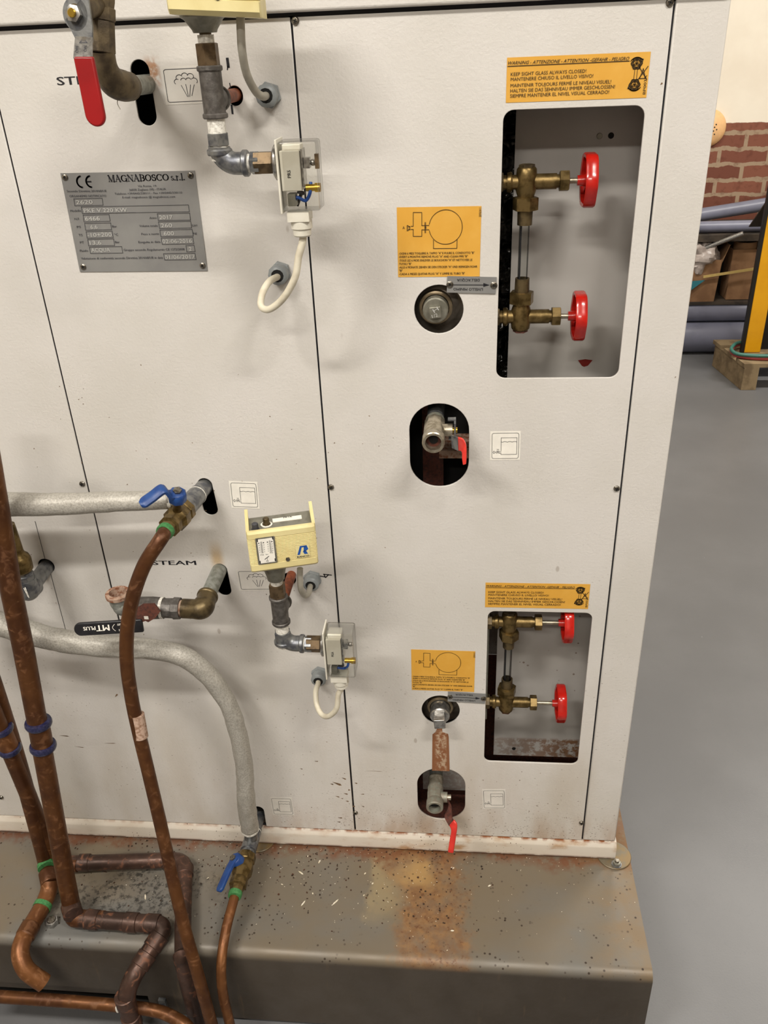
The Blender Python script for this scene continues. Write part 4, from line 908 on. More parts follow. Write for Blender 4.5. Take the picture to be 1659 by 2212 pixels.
# ---- steam outlet upper: nipple, elbow, ball valve with red lever
def steam_upper():
    t = thing('steam_ball_valve', 'bronze ball valve and elbow with a red lever at the upper steam outlet', 'valve', W(245, 187, -.1))
    h = W(318, 182, 0)
    MB().cyl((h.x, .03, h.z), (h.x, -.062, h.z), .0098).build('nipple', 'galv_pale', t)
    pe = spl([Vector((h.x, -.056, h.z)), W(268, 186, -.078), W(244, 176, -.096), W(226, 145, -.108), W(219, 108, -.112)], 7)
    m = MB(); m.tube(pe, .0, 28, rad=[.0125+.0022*math.sin(min(1, i/(len(pe)-1)*1.5)*PI) for i in range(len(pe))]); bead(m, (h.x, -.060, h.z), (0, 1, 0), .0140, .006); m.build('elbow', 'bronze', t, smooth=60)
    a = W(219, 110, -.112); b = W(215, -60, -.104); ax = (b-a).normalized()
    m = MB(); m.lathe(a-ax*.002, ax, [(0, .0125), (.001, .0135), (.026, .0130), (.027, .0128), (.028, .0140), (.038, .0140), (.039, .0128), (.044, .0135), (.060, .0140), (.072, .0135)], 8, .2); m.build('valve_body', 'bronze', t)
    B = W(165, 31, -.160); c = a+ax*.040; d = (B-c).normalized()
    MB().cyl(c, B, .0085).build('bonnet', 'bronze', t)
    nrm = Vector((-.10, -.98, .12)).normalized(); U = Vector((0, 0, 1)).cross(nrm).normalized(); U = U if U.x > 0 else -U; V = nrm.cross(U).normalized(); V = V if V.z > 0 else -V
    m = MB(); m.prism(circ(0, 0, .0120, .0135, 28), B, U, V, nrm, .0022)
    m.prism([(-.010, -.004), (.0145, .018), (.0150, -.010), (.0130, -.023), (-.0015, -.023)], B, U, V, nrm, .0022); m.build('lever_hub', 'galv', t)
    MB().hexn(B+nrm*.0022, B+nrm*.007, .0075, .3).build('lever_nut', 'steel', t)
    MB().cyl(B+nrm*.007, B+nrm*.0095, .0038, bev=.0006).build('stem_end', 'gold', t)
    yn = -.166; yg_ = -.180
    q = [W(162, 78, yn), W(199, 80, yn), W(198, 126, yg_), W(158, 126, yg_)]; o = Vector((0, .0022, .0))
    m = MB(); m.add(q+[v+o for v in q], [(0, 1, 2, 3), (7, 6, 5, 4), (0, 4, 5, 1), (1, 5, 6, 2), (2, 6, 7, 3), (3, 7, 4, 0)]); m.build('lever_neck', 'steel', t)
    L0, R0, L1, R1 = W(157, 122, yg_), W(200, 122, yg_), W(183, 250, yg_), W(225, 248, yg_)
    Ux = (R0-L0).normalized(); dn = ((L1+R1)/2-(L0+R0)/2); Ln = dn.length; dn.normalize(); C0 = (L0+R0)/2; w = (R0-L0).length/2; w2 = (R1-L1).length/2
    pts = [(-w, 0), (w, 0), (w2, Ln)]+[(w2*math.cos(k*PI/14), Ln+w2*math.sin(k*PI/14)*1.05) for k in range(1, 14)]+[(-w2, Ln)]
    m = MB(); m.prism(pts, C0, Ux, dn, Vector((0, 1, 0)), .0055); m.build('red_grip', 'red_grip', t, bev=.0018)
    nn = (q[1]-q[0]).cross(q[2]-q[1]).normalized(); nn = nn if nn.y < 0 else -nn; k = MB()
    f = lambda u, v: (q[0].lerp(q[1], u)).lerp(q[3].lerp(q[2], u), v)
    line(k, f(.3, .30), f(.72, .28), .0007, N=nn, off=.0003); line(k, f(.72, .28), f(.62, .2), .0007, N=nn, off=.0003); line(k, f(.3, .30), f(.38, .22), .0007, N=nn, off=.0003)
    txt(k, 'OFF', f(.26, .75), f(.26, .42), .0028, N=nn, off=.0003); txt(k, 'ON', f(.72, .7), f(.72, .42), .0028, N=nn, off=.0003)
    k.build('lettering', 'grey_ink', t)
    e = W(258, 208, -.09)
    MB().tube(spl([e+Vector((.006, 0, .004)), e, e+Vector((-.003, -.001, -.006)), e+Vector((-.001, -.001, -.012))], 5), .0004, 6).build('loose_fibre', 'cable_grey', t)
steam_upper()

# ---- lower steam outlet with black MT PLUS lever
def steam_lower():
    h = W(476, 1233, 0); y = -.088; t = thing('steam_ball_valve', 'rusty iron ball valve with a black lever at the lower steam outlet', 'valve', (h.x-.07, y, h.z))
    e = Vector((h.x-.004, y, W(432, 1315, y).z)); st = Vector((h.x, .03, h.z+.004)); dr = (e-st).normalized()
    MB().cyl(st, e-dr*.018, .0108).build('nipple', 'galv_pale', t)
    m = MB(); pe = fillet([e-dr*.026, e+Vector((.002, 0, -.001)), e+Vector((-.027, 0, 0))], .022, 10); m.tube(pe, .0, 28, rad=[.0138+.0022*math.sin(PI*min(1, max(0, (i-1)/(len(pe)-3)))) for i in range(len(pe))])
    bead(m, e-dr*.027, dr, .0150, .006); m.build('brass_elbow', 'brass_dark', t)
    xr = e.x-.030
    MB().cyl((xr+.008, y, e.z), (xr-.006, y, e.z), .0118).build('rust_ring', 'rust_orange', t)
    xl = W(300, 1322, y).x
    m = MB(); m.lathe((xr, y, e.z), (-1, 0, 0), [(0, .0150), (.010, .0155), (.011, .0140), (.022, .0138), (.024, .0148), (.040, .0158), (.060, .0152), (.062, .0138), ((xr-xl), .0138)], 10); m.build('valve_body', 'galv_dark', t)
    MB().lathe((xr-.024, y, e.z), (-1, 0, 0), [(0, .0152), (.004, .0152)], 28).build('thread_tape', 'tape', t)
    # open elbow pointing up at the left
    p = Vector((W(262, 1315, y).x, y, e.z)); m = MB()
    m.tube([p+Vector((xl-p.x+.004, 0, 0))]+arc3(p, (-1, 0, 0), (0, 0, 1), .014)+[p+Vector((0, 0, .022))], .0138, 28, cap=False)
    m.sphere(p+Vector((.004, 0, .003)), .0145, 12); m.build('open_elbow', 'galv_pale', t)
    m = MB(); m.lathe(p+Vector((0, 0, .018)), (0, 0, 1), [(0, .0150), (.001, .0170), (.006, .0172), (.0075, .0160), (.0075, .0118), (-.012, .0112), (-.012, 0)], 32, cap=False); m.build('elbow_rim', 'rust_orange', t)
    MB().lathe(p+Vector((0, 0, .008)), (0, 0, 1), [(0, .0112), (.0006, .0110), (.0006, 0)], 24, cap=False).build('bore', 'hole', t)
    # lever: hub in front of the body, arm pointing left
    hx = W(340, 1335, y-.022).x; d = Vector((0, -.96, .28)).normalized(); c0 = Vector((xr-.040, y, e.z)); B = c0+d*.022
    MB().cyl(c0, B, .0085).build('stem', 'rust_metal', t)
    V_ = Vector((1, 0, 0)).cross(d).normalized(); V_ = V_ if V_.z > 0 else -V_
    m = MB(); m.prism([(-.014, -.004), (-.016, .006), (-.004, .014), (.012, .015), (.020, .004), (.012, -.006), (.002, -.012)], B, (1, 0, 0), V_, d, .003)
    pl = W(262, 1352, B.y-.006); pe = W(163, 1358, B.y-.008)
    m.prism([(0, -.0085), (0, .0075), (1, .0065), (1, -.0075)], B+V_*-.001, (pl-B)+Vector((-.01, 0, 0)), V_, d, .003); m.build('lever_plate', 'rust_metal', t)
    MB().box(B+d*.0032+V_*-.006, (.006, .0006, .006)).build('square_hole', 'white_label', t)
    U_ = (pe-pl); L = U_.length; U_.normalize(); N_ = U_.cross(V_).normalized(); N_ = N_ if N_.y < 0 else -N_
    Vn = N_.cross(U_).normalized(); Vn = Vn if Vn.z > 0 else -Vn
    w0 = .0095; pts = [(-.012, -w0), (L-w0, -w0)]+[(L-w0+w0*math.sin(a*PI/12), -w0*math.cos(a*PI/12)) for a in range(1, 12)]+[(L-w0, w0), (-.012, w0)]
    xx = (W(300, 1350, pl.y).x-pl.x)
    m = MB(); m.prism([(x-(.02 if x < 0 else 0), y_) for x, y_ in pts], pl, U_, Vn, N_, .0055); m.build('black_grip', 'black_grip', t, bev=.0018)
    k = MB(); f = lambda a, b: pl+U_*a*L+Vn*b*w0+N_*.0058
    # upside-down lettering: baseline runs right-to-left, so text direction = U_ (towards -x) with up = -Vn
    def ut(s, a0, a1, b, cap, bold=.02): txt(k, s, f(a0, b), f(a1, b), cap, N=N_, off=.0004, bold=bold)
    ut('MT', .22, .50, .52, .0085, .05); ut('PLUS', .52, .78, .40, .0052, .03); ut('OFF', -.06, .04, .62, .0030); ut('ON', -.07, .02, -.25, .0030)
    arcp = [f(.10+.05*math.sin(i*PI/8), .5-i*.12) for i in range(9)]; poly(k, arcp, .0008, N=N_, off=.0004)
    k.build('lettering', 'white_label', t)
steam_lower()

# ---- blue-handled ball valves (perpendicular to the panel) with their galvanised tees
def blue_valve(label, h, y_tee, y0, y1, dz, dx, hdl, nm):
    t = thing('blue_ball_valve', label, 'valve', (h.x, y_tee, h.z))
    p = lambda y: Vector((h.x+dx*(y/y1), y, h.z+dz*(y/y1)))
    ax = (p(y1)-p(0)).normalized()
    m = MB(); m.cyl(p(.03), p(y0+.004), .0115); m.lathe(p(-.020), ax, [(0, .0128), (.02, .0135), ((y_tee-y0)*-0+.046, .0135)], 28); m.build('galvanised_tee', 'galv', t)
    MB().lathe(p(-.022), ax, [(0, .0122), (.003, .0135), (.004, .0135)], 28).build('thread_tape', 'tape', t)
    MB().lathe(p(y0+.002), ax, [(0, .0128), (.004, .0128)], 28).build('thread_tape', 'tape', t)
    Lb = (p(y1)-p(y0)).length
    m = MB(); m.lathe(p(y0), ax, [(0, .0165), (Lb*.16, .0165), (Lb*.18, .0152), (Lb*.3, .0172), (Lb*.48, .0172), (Lb*.56, .0140), (Lb*.62, .0134), (Lb*.64, .0146), (Lb*.80, .0146), (Lb*.82, .0114), (Lb, .0106)], 8, .39); m.build('brass_body', 'brass', t, smooth=30)
    MB().lathe(p(y1)-ax*.004, ax, [(0, .0110), (.006, .0112), (.009, .0104)], 24).build('green_tape', 'green_tape', t)
    return t, p
# upper blue valve
h = W(441, 1052, 0)
y1 = -.125
tip = W(357, 1148, y1)
t, p = blue_valve('brass ball valve with a blue lever at the upper water outlet', h, -.065, -.066, y1, tip.z-h.z, tip.x-h.x, None, '')
def blue_lever(t, base, stemtop, tipend, w=.0075, bend=None):
    base, stemtop, tipend = map(Vector, (base, stemtop, tipend))
    MB().cyl(base, stemtop, .0062).build('stem', 'brass', t)
    d = (stemtop-base).normalized(); a = (tipend-stemtop); a1 = a-d*a.dot(d); side = d.cross(a1).normalized(); a1n = a1.normalized()
    m = MB(); m.lathe(stemtop-d*.013, d, [(0, .0095), (.002, .0118), (.013, .0118), (.015, .010)], 8)
    mid = stemtop+a1n*.022+d*.004 if bend is None else bend
    path = [stemtop-a1n*.004+d*.001, stemtop+a1n*.010+d*.003, mid, mid+(tipend-mid)*.5, tipend]
    path = spl(path, 6); vs = []; n = len(path)
    for i, q in enumerate(path):
        T = (path[min(i+1, n-1)]-path[max(i-1, 0)]).normalized(); up = side.cross(T).normalized(); up = up if up.dot(d) > 0 else -up
        ww = (.0085 if i < 4 else w)*(1 if i < n-2 else (.85 if i == n-2 else .5)); th = .0026
        vs += [q+side*ww+up*th*.4, q+side*ww*.7+up*th, q-side*ww*.7+up*th, q-side*ww+up*th*.4, q-side*ww-up*th, q+side*ww-up*th]
    fs = [(i*6+k, i*6+(k+1) % 6, (i+1)*6+(k+1) % 6, (i+1)*6+k) for i in range(n-1) for k in range(6)]+[tuple(range(5, -1, -1)), tuple(range((n-1)*6, n*6))]
    m.add(vs, fs); m.build('blue_lever', 'blue_grip', t, smooth=40)
    m = MB(); m.hexn(stemtop+d*.003, stemtop+d*.0075, .0055, .3); m.build('lever_nut', 'rivet', t)
b0 = p(-.088); blue_lever(t, b0, W(383, 1066, -.104), W(303, 1090, -.136), bend=W(352, 1056, -.118))
# insulated branch to the left
def insulated(name, label, pts, radii, m='insul', wob=.05, cuff=None):
    P_ = spl(pts, 14); n = len(P_); R_ = []
    for i in range(n):
        s = i/(n-1)*(len(radii)-1); a = int(min(s, len(radii)-2)); R_.append(radii[a]+(radii[a+1]-radii[a])*(s-a))
    t = thing(name, label, 'pipe', pts[0])
    MB().tube(P_, 0, 26, rad=R_, wob=wob).build('foil_sleeve', m, t, smooth=180)
    d = (P_[-1]-P_[-2]).normalized(); q = P_[-1]
    MB().lathe(q-d*.002, d, [(0, R_[-1]*1.02), (.004, R_[-1]*1.02), (.004, R_[-1]*.6)], 26).build('end_tape', 'tape', t)
    if cuff: cuff(t, P_, R_)
    return t
insulated('insulated_pipe', 'silver insulated pipe running level to the upper blue valve', [W(-160, 1096, -.085), W(0, 1090, -.080), W(130, 1089, -.078), W(260, 1083, -.078), W(369, 1080, -.075)], [.0175, .0165, .0150, .0135, .0120])
# upper copper hose from the blue valve down
P2pts = [p(y1)-Vector((0, -.004, 0)), W(347, 1165, -.140), W(312, 1220, -.152), W(287, 1290, -.160), W(275, 1360, -.165), W(274, 1430, -.168), W(283, 1500, -.170), W(297, 1570, -.178), W(321, 1670, -.190), W(349, 1790, -.208), W(376, 1910, -.230), W(400, 2010, -.255), W(426, 2100, -.275), W(462, 2230, -.290), W(480, 2300, -.296)]
t = thing('copper_tube', 'slim copper tube curving down from the upper blue valve across the photo', 'pipe', P2pts[-1])
q_ = spl(P2pts, 10); MB().tube(q_, .0092, 22).build('tube', 'copper', t, smooth=60)
a = W(296, 1543, -.1745); b_ = W(305, 1592, -.1805)
MB().cyl(a, b_, .0097, .0097, seg=26).build('paper_label', 'paper', t)
# lower blue valve
h = W(556, 1772, 0); y1 = -.150; tip = W(508, 1932, y1)
t, p = blue_valve('brass ball valve with a blue lever lying over the plinth', h, -.05, -.075, y1, tip.z-h.z, tip.x-h.x, None, '')
b0 = p(-.095); blue_lever(t, b0, b0+Vector((-.012, -.004, .020)), W(472, 1926, -.150), w=.0070)
cz = Vector((p(-.045).x, -.045, p(-.045).z))
insulated('insulated_pipe', 'wrapped silver insulated pipe bending down to the lower drain slot', [W(-120, 1318, -.085), W(-10, 1345, -.080), W(90, 1374, -.076), W(200, 1394, -.072), W(310, 1400, -.070), W(390, 1416, -.068), W(450, 1458, -.066), W(492, 1520, -.064), W(516, 1590, -.062), W(528, 1660, -.060), W(531, 1720, -.060), W(540, 1790, -.052)],
          [.0195, .0185, .0172, .0160, .0155, .0150, .0148, .0140, .0138, .0140, .0150, .0150], wob=.10)
MB_ = MB().cyl(W(541, 1785, -.050), cz, .0112)
o = MB_.build('branch_socket', 'galv', t)
P3 = [p(y1)-Vector((0, -.004, 0)), W(502, 1955, -.166), W(489, 2005, -.200), W(480, 2060, -.232), W(478, 2110, -.252), W(484, 2160, -.262), W(497, 2215, -.268), W(515, 2300, -.275)]
o = MB().tube(spl(P3, 10), .0078, 20).build('copper_tube', 'copper_bright', smooth=60); recenter(o, P3[-1]); tag(o, 'thin copper tube dropping from the lower blue valve over the plinth edge', 'pipe')

# ---- water inlet at far left: nipple, elbow, brass riser
h = W(101, 1222, 0); y = -.060; t = thing('water_inlet_fitting', 'galvanised elbow with brass check valve at the left inlet hole', 'pipe fitting', (h.x, y, h.z))
e = Vector((h.x-.002, y, h.z-.006))
MB().cyl((h.x, .03, h.z), e+Vector((0, .015, .001)), .0112).build('nipple', 'galv', t)
MB().lathe(e+Vector((0, .018, 0)), (0, -1, 0), [(0, .0125), (.003, .0135)], 24).build('thread_tape', 'tape', t)
m = MB(); m.tube([e+Vector((0, .016, 0))]+arc3(e, (0, -1, 0), (0, 0, 1), .014)+[e+Vector((0, 0, .022))], .0150, 26); m.sphere(e+Vector((0, .002, .002)), .0160, 12); m.build('elbow', 'galv', t)
m = MB(); m.lathe(e+Vector((0, 0, .020)), (0, 0, 1), [(0, .0145), (.010, .0145), (.011, .013), (.014, .013)], 8); m.build('union_nut', 'galv', t)
m = MB(); m.lathe(e+Vector((0, 0, .034)), (0, 0, 1), [(0, .0125), (.004, .0158), (.020, .0165), (.026, .0145), (.030, .0105), (.034, .0095), (.070, .0085), (.078, .0080), (.078, .005), (.076, .005), (.076, 0)], 24, cap=False); m.build('brass_body', 'brass', t)
m = MB(); m.tube(spl([e+Vector((.003, -.010, .022)), e+Vector((.008, -.016, .012)), e+Vector((.010, -.018, .002)), e+Vector((.004, -.014, .016))], 6), .0006, 6); m.build('tape_strand', 'tape', t)

# ---- copper pipework at lower left
P1 = [W(-40, 900, -.120), W(-8, 1080, -.122), W(24, 1275, -.128), W(50.5, 1400, -.133), W(88, 1600, -.145), W(143, 1900, -.168), W(158, 1975, -.176), W(165, 2003, -.180)]
el = Vector((P1[-1].x+.004, P1[-1].y-.003, .0185))
end1 = W(362, 2012, -.186); end1.z = .0185
t = thing('copper_riser', 'thick copper riser whose blue-ringed coupling is fully in view, turning along the plinth front', 'pipe', el)
low = Vector((end1.x+.002, end1.y, .0185))
c45 = W(283, 2115, -.262); dn = Vector((W(271, 2160, -.272).x, -.272, W(271, 2160, -.272).z)); dn2 = Vector((dn.x+.002, -.274, FZ-.0))
MB().tube(P1[:-2]+fillet([P1[-2], el, el+Vector((.05, 0, 0))], .03), .0140, 26).build('riser', 'copper', t, smooth=60)
MB().tube(fillet([el+Vector((.012, 0, 0)), low, c45, dn, dn2], .020, 10), .0140, 26).build('ledge_run', 'copper_old', t, smooth=60)
m = MB()
for q, ax in ((el+Vector((-.0, .001, .020)), (P1[-2]-el)), (el.lerp(low, .2), low-el), (el.lerp(low, .85), low-el), (low+(c45-low).normalized()*.028, c45-low), (c45-(c45-low).normalized()*.03, c45-low), (dn, dn2-dn), (el.lerp(low, .62), low-el), (dn+(dn2-dn)*.35, dn2-dn)):
    ax = ax.normalized(); MB().lathe(q-ax*.011, ax, [(0, .0142), (.001, .0156), (.021, .0156), (.022, .0142)], 26).build('solder_socket', 'copper_old', t)
d1 = (P1[5]-P1[3]).normalized()
m = MB(); a = W(83, 1562, -.143); b_ = W(93, 1612, -.146); ax = (b_-a).normalized(); L = (b_-a).length
m.lathe(a, ax, [(-.004, .0150), (L+.004, .0150)], 28); m.build('press_sleeve', 'copper', t)
for q in (a, b_):
    m = MB(); m.lathe(q-ax*.0055, ax, [(0, .0152), (.001, .0180), (.004, .0192), (.007, .0192), (.010, .0180), (.011, .0152)], 30); m.build('blue_ring', 'navy', t)

def simple_pipe(name, label, pts, r, m, spline=True):
    t = thing(name, label, 'pipe', pts[-1]); MB().tube(spl(pts, 8) if spline else pts, r, 24).build('tube', m, t, smooth=60); return t
# P4: second riser joining the rear ledge run
A4 = [W(-60, 1430, -.105), W(8, 1590, -.098), W(50, 1690, -.092), W(84, 1775, -.087), W(118, 1862, -.082)]
el4 = Vector((A4[-1].x+.002, A4[-1].y, .019)); j4 = W(402, 1864, -.062); j4.z = .019; f4 = W(392, 1985, -.19); f4.z = .028; v4 = W(391, 2060, -.2475); v4e = Vector((v4.x+.001, v4.y-.004, FZ))
t = thing('copper_riser', 'leaning copper riser with blue rings cut off by the left photo edge', 'pipe', el4)
MB().tube(fillet(A4[:-1]+[el4, el4+Vector((.04, 0, 0))], .02), .0128, 26).build('riser', 'copper', t, smooth=60)
MB().tube(fillet([el4+Vector((.01, 0, 0)), j4, f4, Vector((v4.x, v4.y, .02)), v4, v4e], .024, 8), .0132, 26).build('ledge_run', 'copper_old', t, smooth=60)
m = MB()
for q, ax in ((el4.lerp(j4, .87), j4-el4), (j4+(f4-j4).normalized()*.026, f4-j4), (el4.lerp(j4, .22), j4-el4)):
    ax = ax.normalized(); MB().lathe(q-ax*.010, ax, [(0, .0135), (.001, .0147), (.019, .0147), (.020, .0135)], 26).build('solder_socket', 'copper_old', t)
a = W(4, 1576, -.098); b_ = W(14, 1618, -.097); ax = (A4[2]-A4[1]).normalized(); 
MB().lathe(a-ax*.004, ax, [(0, .0142), ((b_-a).length+.006, .0142)], 28).build('press_sleeve', 'copper_bright', t)
for q in (a-ax*.002, a+ax*((b_-a).length)):
    MB().lathe(q-ax*.005, ax, [(0, .0145), (.001, .0168), (.005, .0180), (.009, .0168), (.010, .0145)], 30).build('blue_ring', 'navy', t)
# P5: third riser behind with green tape and open end
A5 = [W(-120, 1180, -.075), W(-30, 1430, -.080), W(32, 1620, -.086), W(70, 1755, -.092), W(98, 1862, -.096), G(107, 1903, .034)]
q5 = [G(105, 1925, .024), G(92, 1957, .019), G(68, 1998, .018), G(50, 2030, .018), G(44, 2062, .010), W(58, 2096, -.258), W(96, 2124, -.262)]
for i, zz in enumerate((.030, .024, .022, .020, .014, -.012, -.035)): pass
t = thing('copper_riser', 'copper riser with two green tape bands ending in an open cut tube', 'pipe', q5[1])
MB().tube(spl(A5, 8), .0125, 24).build('riser', 'copper', t, smooth=60)
MB().tube(spl([A5[-1]]+q5, 8), .0138, 24).build('lower_bend', 'copper_bright', t, smooth=60)
for q, ax, r_ in ((A5[4]+(A5[5]-A5[4])*.2, A5[5]-A5[4], .0142), (q5[1], q5[2]-q5[0], .0148)):
    ax = ax.normalized(); MB().lathe(q-ax*.004, ax, [(0, r_), (.008, r_*1.01)], 24).build('green_tape', 'green_tape', t)
m = MB(); ax = (A5[5]-A5[4]).normalized(); m.lathe(A5[5]-ax*.018, ax, [(0, .013), (.001, .0150), (.022, .0150), (.024, .014)], 24)
m.build('solder_socket', 'copper', t); m = MB(); ax = (q5[3]-q5[2]).normalized(); m.lathe(q5[2], ax, [(0, .014), (.001, .0155), (.02, .0155), (.022, .014)], 24); m.build('solder_socket', 'copper', t)
# horizontal copper tube in front of the plinth foot
simple_pipe('copper_tube', 'level copper tube running low in front of the plinth foot', [W(-60, 2148, -.262), W(0, 2153, -.262), W(120, 2161, -.262), W(240, 2171, -.262), W(330, 2182, -.264), W(375, 2198, -.272), W(410, 2225, -.285), W(420, 2270, -.290)], .0098, 'copper')
o = MB().sphere(W(253, 2181, -.275), .005, 8, (.5, .5, 1.7)).build('paint_blob', 'white_label'); recenter(o, W(253, 2181, -.275)); tag(o, 'small white paint blob on the level copper tube', 'paint')

# ================================================================ sampling plugs and drain valves in the cutouts
def sampling(label, cpt, dx, r_b, y0, yb_, yh, hs, mm, stamped):
    t = thing('sampling_plug', label, 'plug', (cpt[0], .03, cpt[1]), 'square-headed plugs in round openings')
    C = Vector((cpt[0]+dx, 0, cpt[1])); ax = Vector((0, -1, 0))
    MB().lathe(Vector((cpt[0], .030, cpt[1])), ax, [(0, .050), (.003, .046), (.006, .032), (.010, .026), (.014, .0225)], 44).build('recess_cup', 'steel_cup', t, smooth=60)
    m = MB(); m.lathe(C+Vector((0, .020, 0)), ax, [(0, .0205), (.020-y0-.001, .0205), (.020-y0, .0190), (.020-y0, r_b+.0012), (.012-y0, r_b+.0012)], 36); m.build('socket', 'socket', t)
    m = MB(); m.lathe(C+Vector((0, y0+.01, 0)), ax, [(0, r_b), (y0+.01-yb_-.0015, r_b), (y0+.01-yb_, r_b-.0015), (y0+.01-yb_, 0)], 20, cap=False); m.build('plug_body', mm, t)
    Ux = Vector((1, 0, .10)).normalized(); Vx = Vector((-.10, 0, 1)).normalized()
    O = Vector((C.x, yb_+.001, C.z-.001)); hd = MB(); hd.prism([(-hs, -hs), (hs, -hs), (hs, hs), (-hs, hs)], O, Ux, Vx, ax, yb_-yh); hd.build('square_head', mm, t, bev=.0014)
    if stamped:
        k = MB(); o = O+ax*(yb_-yh); txt(k, 'H', o-Ux*.001+Vx*.000, o+Ux*.005+Vx*.003, .005, off=.0003); txt(k, '1/2', o+Ux*-.004+Vx*-.006, o+Ux*.003+Vx*-.0045, .004, off=.0003)
        k.build('stamped_mark', 'stamp', t)
    return t
M['steel_cup'] = mat('worn_steel_cup', '8f877c', '746c62', rough=.4, metal=.7, scale=60)
M['socket'] = mat('brownish_socket', '8d7f68', '6e614c', rough=.35, metal=.8, scale=60)
sampling('dull square-headed plug in the upper round opening', pl1, -.004, .0155, .006, -.006, -.013, .0072, M['grey_metal'], True)
sampling('bright square-headed plug in the lower round opening', pl2, -.001, .0155, .004, -.016, -.034, .0088, M['steel'], False)
def drain(label, mouth, ry, lowerone):
    q = W(*mouth, ry); t = thing('drain_ball_valve', label, 'valve', q); ax = Vector((0, -1, 0))
    P = lambda y: Vector((q.x, y, q.z))
    if not lowerone:
        MB().cyl(P(.106), P(.0), .0112).build('pipe', 'galv', t)
        MB().lathe(P(.0), ax, [(0, .0118), (.002, .0125), (.012, .0125)], 24).build('thread_seal', 'verdigris', t)
        b1 = P(-.011)
        m = MB(); m.lathe(b1, ax, [(0, .0135), (-ry-.011-.022, .0135), (-ry-.011-.020, .0122), (-ry-.011-.014, .0122)], 10)
        m.lathe(q-ax*.015, ax, [(0, .0125), (.001, .0140), (.014, .0140), (.015, .0128), (.015, .0100), (.004, .0098), (.004, 0)], 28, cap=False); m.build('valve_body', 'nickel', t)
        MB().lathe(q-ax*.0108, ax, [(0, .0096), (.0003, .0096), (.0003, 0)], 22, cap=False).build('bore', 'rust_metal', t)
        MB().lathe(q-ax*.0102, ax, [(0, .0056), (.0003, .0056), (.0003, 0)], 22, cap=False).build('bore_hole', 'hole', t)
        s0 = P(-.032); s1 = s0+Vector((.023, 0, 0)); MB().cyl(s0, s1, .0080).build('bonnet', 'nickel', t)
        MB().cyl(s1, s1+Vector((.006, 0, 0)), .0035).build('gland_nut', 'gold', t)
        a = s1+Vector((.003, 0, 0)); m = MB(); m.box(a, (.0022, .022, .026)); m.box(a+Vector((-.004, .004, .013)), (.010, .008, .002)); m.box(a+Vector((-.003, .004, -.013)), (.010, .008, .002)); m.build('lever_bracket', 'galv', t)
        y = a.y
        tl, bl, tr, br = W(974, 940, y-.012), W(976, 968, y-.014), W(989, 946, y-.026), W(990, 974, y-.028)
        m = MB(); o = Vector((.0006, .002, 0)); m.add([tl, bl, br, tr, tl+o, bl+o, br+o, tr+o], [(0, 1, 2, 3), (7, 6, 5, 4), (0, 4, 5, 1), (1, 5, 6, 2), (2, 6, 7, 3), (3, 7, 4, 0)]); m.build('lever_plate', 'galv', t)
        A = [W(*p_) for p_ in ((988, 946, y-.025), (1000, 950, y-.034), (1007, 962, y-.038), (1008, 985, y-.040), (1007, 1003, y-.041))]
        B = [W(*p_) for p_ in ((989, 974, y-.026), (995, 975, y-.033), (998, 980, y-.038), (998, 990, y-.040), (1000, 1005, y-.041))]
        A = spl(A, 6); B = spl(B, 6); n = len(A); th = Vector((0, .005, 0)); vs = []
        for a_, b_ in zip(A, B): vs += [a_, b_, b_+th, a_+th]
        m = MB(); m.add(vs, [(i*4+k, i*4+(k+1) % 4, (i+1)*4+(k+1) % 4, (i+1)*4+k) for i in range(n-1) for k in range(4)]+[(3, 2, 1, 0), tuple(range(n*4-4, n*4))]); m.build('red_grip', 'red_grip_b', t, bev=.0012)
    else:
        MB().cyl(P(.096), P(.01), .0112).build('pipe', 'galv_pale', t)
        MB().lathe(P(.014), ax, [(0, .0105), (.002, .0128), (.006, .0128), (.008, .0120), (.026, .0118)], 24).build('socket', 'nickel', t)
        m = MB(); m.lathe(P(-.006), ax, [(0, .0122), (.006, .0135), (.010, .0125), (.016, .0135), (-ry-.006-.014, .0130)], 10); m.lathe(q-ax*.016, ax, [(0, .0125), (.002, .0138), (.015, .0138), (.016, .0128), (.016, .0098), (.004, .0095), (.004, 0)], 28, cap=False); m.build('valve_body', 'verdigris', t)
        MB().lathe(q-ax*.0118, ax, [(0, .0094), (.0003, .0094), (.0003, 0)], 22, cap=False).build('bore', 'hole', t)
        s0 = P(-.028); s1 = s0+Vector((.020, 0, 0)); MB().cyl(s0, s1, .0085).build('bonnet', 'verdigris', t)
        MB().cyl(s1, s1+Vector((.006, 0, 0)), .005).build('gland_nut', 'nickel', t)
        yy = s1.y
        def strap(name, L_, R_, m_, bev=.001):
            A = spl([W(*p_) for p_ in L_], 5); B = spl([W(*p_) for p_ in R_], 5); n = len(A); th = Vector((.001, .004, 0)); vs = []
            for a_, b_ in zip(A, B): vs += [a_, b_, b_+th, a_+th]
            MB().add(vs, [(i*4+k, i*4+(k+1) % 4, (i+1)*4+(k+1) % 4, (i+1)*4+k) for i in range(n-1) for k in range(4)]+[(3, 2, 1, 0), tuple(range(n*4-4, n*4))]).build(name, m_, t, bev=bev)
        strap('lever_plate', ((958, 1727, yy), (966, 1726, yy-.006), (969, 1738, yy-.008), (965, 1752, yy-.014), (960, 1765, yy-.018), (970, 1785, yy-.028)), ((960, 1733, yy), (965, 1733, yy-.006), (973, 1742, yy-.008), (975, 1756, yy-.014), (976, 1768, yy-.018), (979, 1776, yy-.028)), 'rust_metal')
